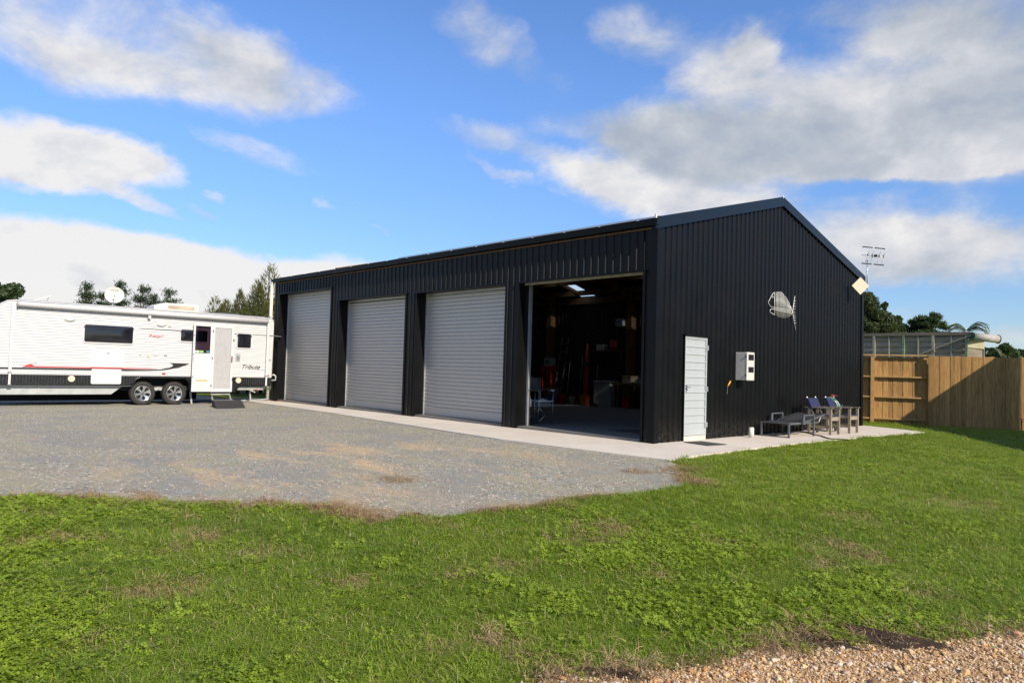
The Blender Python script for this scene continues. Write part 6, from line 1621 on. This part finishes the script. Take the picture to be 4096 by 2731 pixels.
pe = resample(PATH_EDGE[3:], 420); P.append(pe + RNG.normal(size=(420, 2)) * .05 + (-.03, .03))
for (q, m_, sd_) in [((3200, 2545), 150, .07), ((3450, 2545), 50, .08), ((2520, 2690), 90, .06), ((2250, 2715), 70, .05), ((3100, 2600), 70, .06)]:
    g_ = pix_ground(*q); P.append(np.c_[g_[0] + RNG.normal(size=m_) * sd_ * 1.3, g_[1] + RNG.normal(size=m_) * sd_ * 1.3])
P = np.concatenate(P); ok = ~in_poly(P[:, 0], P[:, 1], SLABP); P = P[ok]; n = len(P); s_ = RNG.uniform(.6, 1.2, n)
scatter('dry_thatch', np.c_[P, hgt(P[:, 0], P[:, 1]) + .008], np.c_[RNG.normal(size=n) * .3, RNG.normal(size=n) * .3, RNG.random(n) * 6.283], np.c_[s_, s_, s_], RNG.integers(0, 3, n), dead, 'dead brown thatch and clippings on bare spots and lawn edges', 'dry grass')

# ------------------------------------------------------------------ stones
def stone_mesh(seed, mat, flat=.6):
    import bmesh
    rng = np.random.default_rng(seed); b = bmesh.new(); bmesh.ops.create_icosphere(b, subdivisions=1, radius=1.0)
    ax = rng.uniform(.65, 1.1, 3); ax[2] *= flat; pl = rng.normal(size=(5, 3)); pl /= np.linalg.norm(pl, axis=1)[:, None]
    for v in b.verts:
        p_ = np.array(v.co)
        for q in pl:
            d = p_ @ q
            if d > .62: p_ = p_ - q * (d - .62)
        v.co = p_ * ax * rng.uniform(.92, 1.08)
    me = bpy.data.meshes.new('stone'); b.to_mesh(me); b.free(); me.materials.append(M[mat]); return me
pathz = lambda x, y: hgt(x, y) + .010 + .012 * (fbm(x, y, 1.4, 95) - .3)
pp = resample(PATH_EDGE, 60); outer = pp + np.array((2.9, -2.6)) * np.linspace(1.0, 1.25, 60)[:, None]
gp = loft('orange_gravel_path', 'pathbed', pp, outer, 30, pathz); tag(gp, 'orange river-gravel path in the bottom right corner', 'gravel path', kind='structure')
big = [stone_mesh(400 + k, 'stoneo') for k in range(10)]
def path_pts(n, jit=.05):
    t_ = RNG.random(n); i_ = t_ * 59; k_ = np.minimum(58, i_.astype(int)); f_ = (i_ - k_)[:, None]; p_ = pp[k_] * (1 - f_) + pp[k_ + 1] * f_
    return p_ + np.array((2.9, -2.6)) * (RNG.random(n) ** 1.0 * .42)[:, None] + RNG.normal(size=(n, 2)) * jit
def visible(P, z=G):
    d = np.c_[P, np.full(len(P), z)] - CAM; q = d @ ROT.T; px_ = 2048 + 2867 * q[:, 0] / q[:, 2]; py_ = 1365 - 2867 * q[:, 1] / q[:, 2]
    return (q[:, 2] > .5) & (px_ > -40) & (px_ < 4140) & (py_ < 2790)
C_ = path_pts(5000); C_ = C_[visible(C_)][:300]
for k, q in enumerate(C_):
    s_ = random.uniform(.010, .023) * (1.7 if k % 11 == 0 else 1)
    place('stone', big[k % 10], gp, (q[0], q[1], float(pathz(q[0], q[1])) + s_ * .28), (random.uniform(-.5, .5), random.uniform(-.5, .5), random.uniform(0, 6.3)), (s_, s_, s_))
P = path_pts(60000); P = P[visible(P)]; n = len(P); s_ = .004 + .010 * RNG.random(n) ** 2.6
so = scatter('small_stones', np.c_[P, pathz(P[:, 0], P[:, 1]) + s_ * .3], np.c_[RNG.normal(size=n) * .5, RNG.normal(size=n) * .5, RNG.random(n) * 6.283], np.c_[s_, s_, s_], RNG.integers(0, 10, n), big, '', '', gp)
# grey chips on the yard
chip = [stone_mesh(450 + k, 'stoneg', .5) for k in range(6)]
x1_, y1_, r1_ = samples(60000, 6.5, 22.0, 112, 176, pw=1.1)
ok = in_poly(x1_, y1_, GRAVEL_POLY); x1_, y1_ = x1_[ok], y1_[ok]; n = len(x1_); s_ = .005 + .014 * RNG.random(n) ** 3
scatter('loose_chips', np.c_[x1_, y1_, hgt(x1_, y1_) + .008 + s_ * .2], np.c_[RNG.normal(size=n) * .4, RNG.normal(size=n) * .4, RNG.random(n) * 6.283], np.c_[s_, s_, s_], RNG.integers(0, 6, n), chip, '', '', gravel)
# turned soil where the turf was cut back beside the path
def soil_patch(q, rx, ry, hh, label, seed):
    rng = np.random.default_rng(seed); g_ = pix_ground(*q); N = 22; V = []; F = []
    vx = np.array((g_[0] - CAM[0], g_[1] - CAM[1])); vx /= np.linalg.norm(vx); rt = np.array((vx[1], -vx[0]))
    V.append((*g_, float(hgt(*g_)) + hh)); rings = 5
    for j in range(1, rings + 1):
        for i in range(N):
            a_ = 2 * math.pi * i / N; w_ = (j / rings) * (1 + .35 * math.sin(3 * a_ + seed) * .5 + .15 * rng.normal()); p_ = np.array(g_) + rt * math.cos(a_) * rx * w_ + vx * math.sin(a_) * ry * w_
            z_ = float(hgt(*p_)) + (hh * (1 - (j / rings) ** 2) + rng.normal() * .006 if j < rings else -.01); V.append((p_[0], p_[1], z_))
    for i in range(N): F.append((0, 1 + i, 1 + (i + 1) % N))
    for j in range(rings - 1):
        for i in range(N): F.append((1 + j * N + i, 1 + (j + 1) * N + i, 1 + (j + 1) * N + (i + 1) % N, 1 + j * N + (i + 1) % N))
    o = MB().add(V, F).build('soil_patch', 'soil', None, False); tag(o, label, 'soil', kind='structure')
soil_patch((3540, 2560), .36, .15, .040, 'dark turned soil between the lawn and orange gravel', 1)
soil_patch((3270, 2575), .24, .11, .030, 'smaller dark soil scar left of the larger one', 2)
soil_patch((2460, 2705), .24, .08, .028, 'dark soil spot at the bottom edge of the lawn', 3)
soil_patch((1660, 2064), .10, .05, .03, 'small dark clod of soil on the gravel edge', 4)
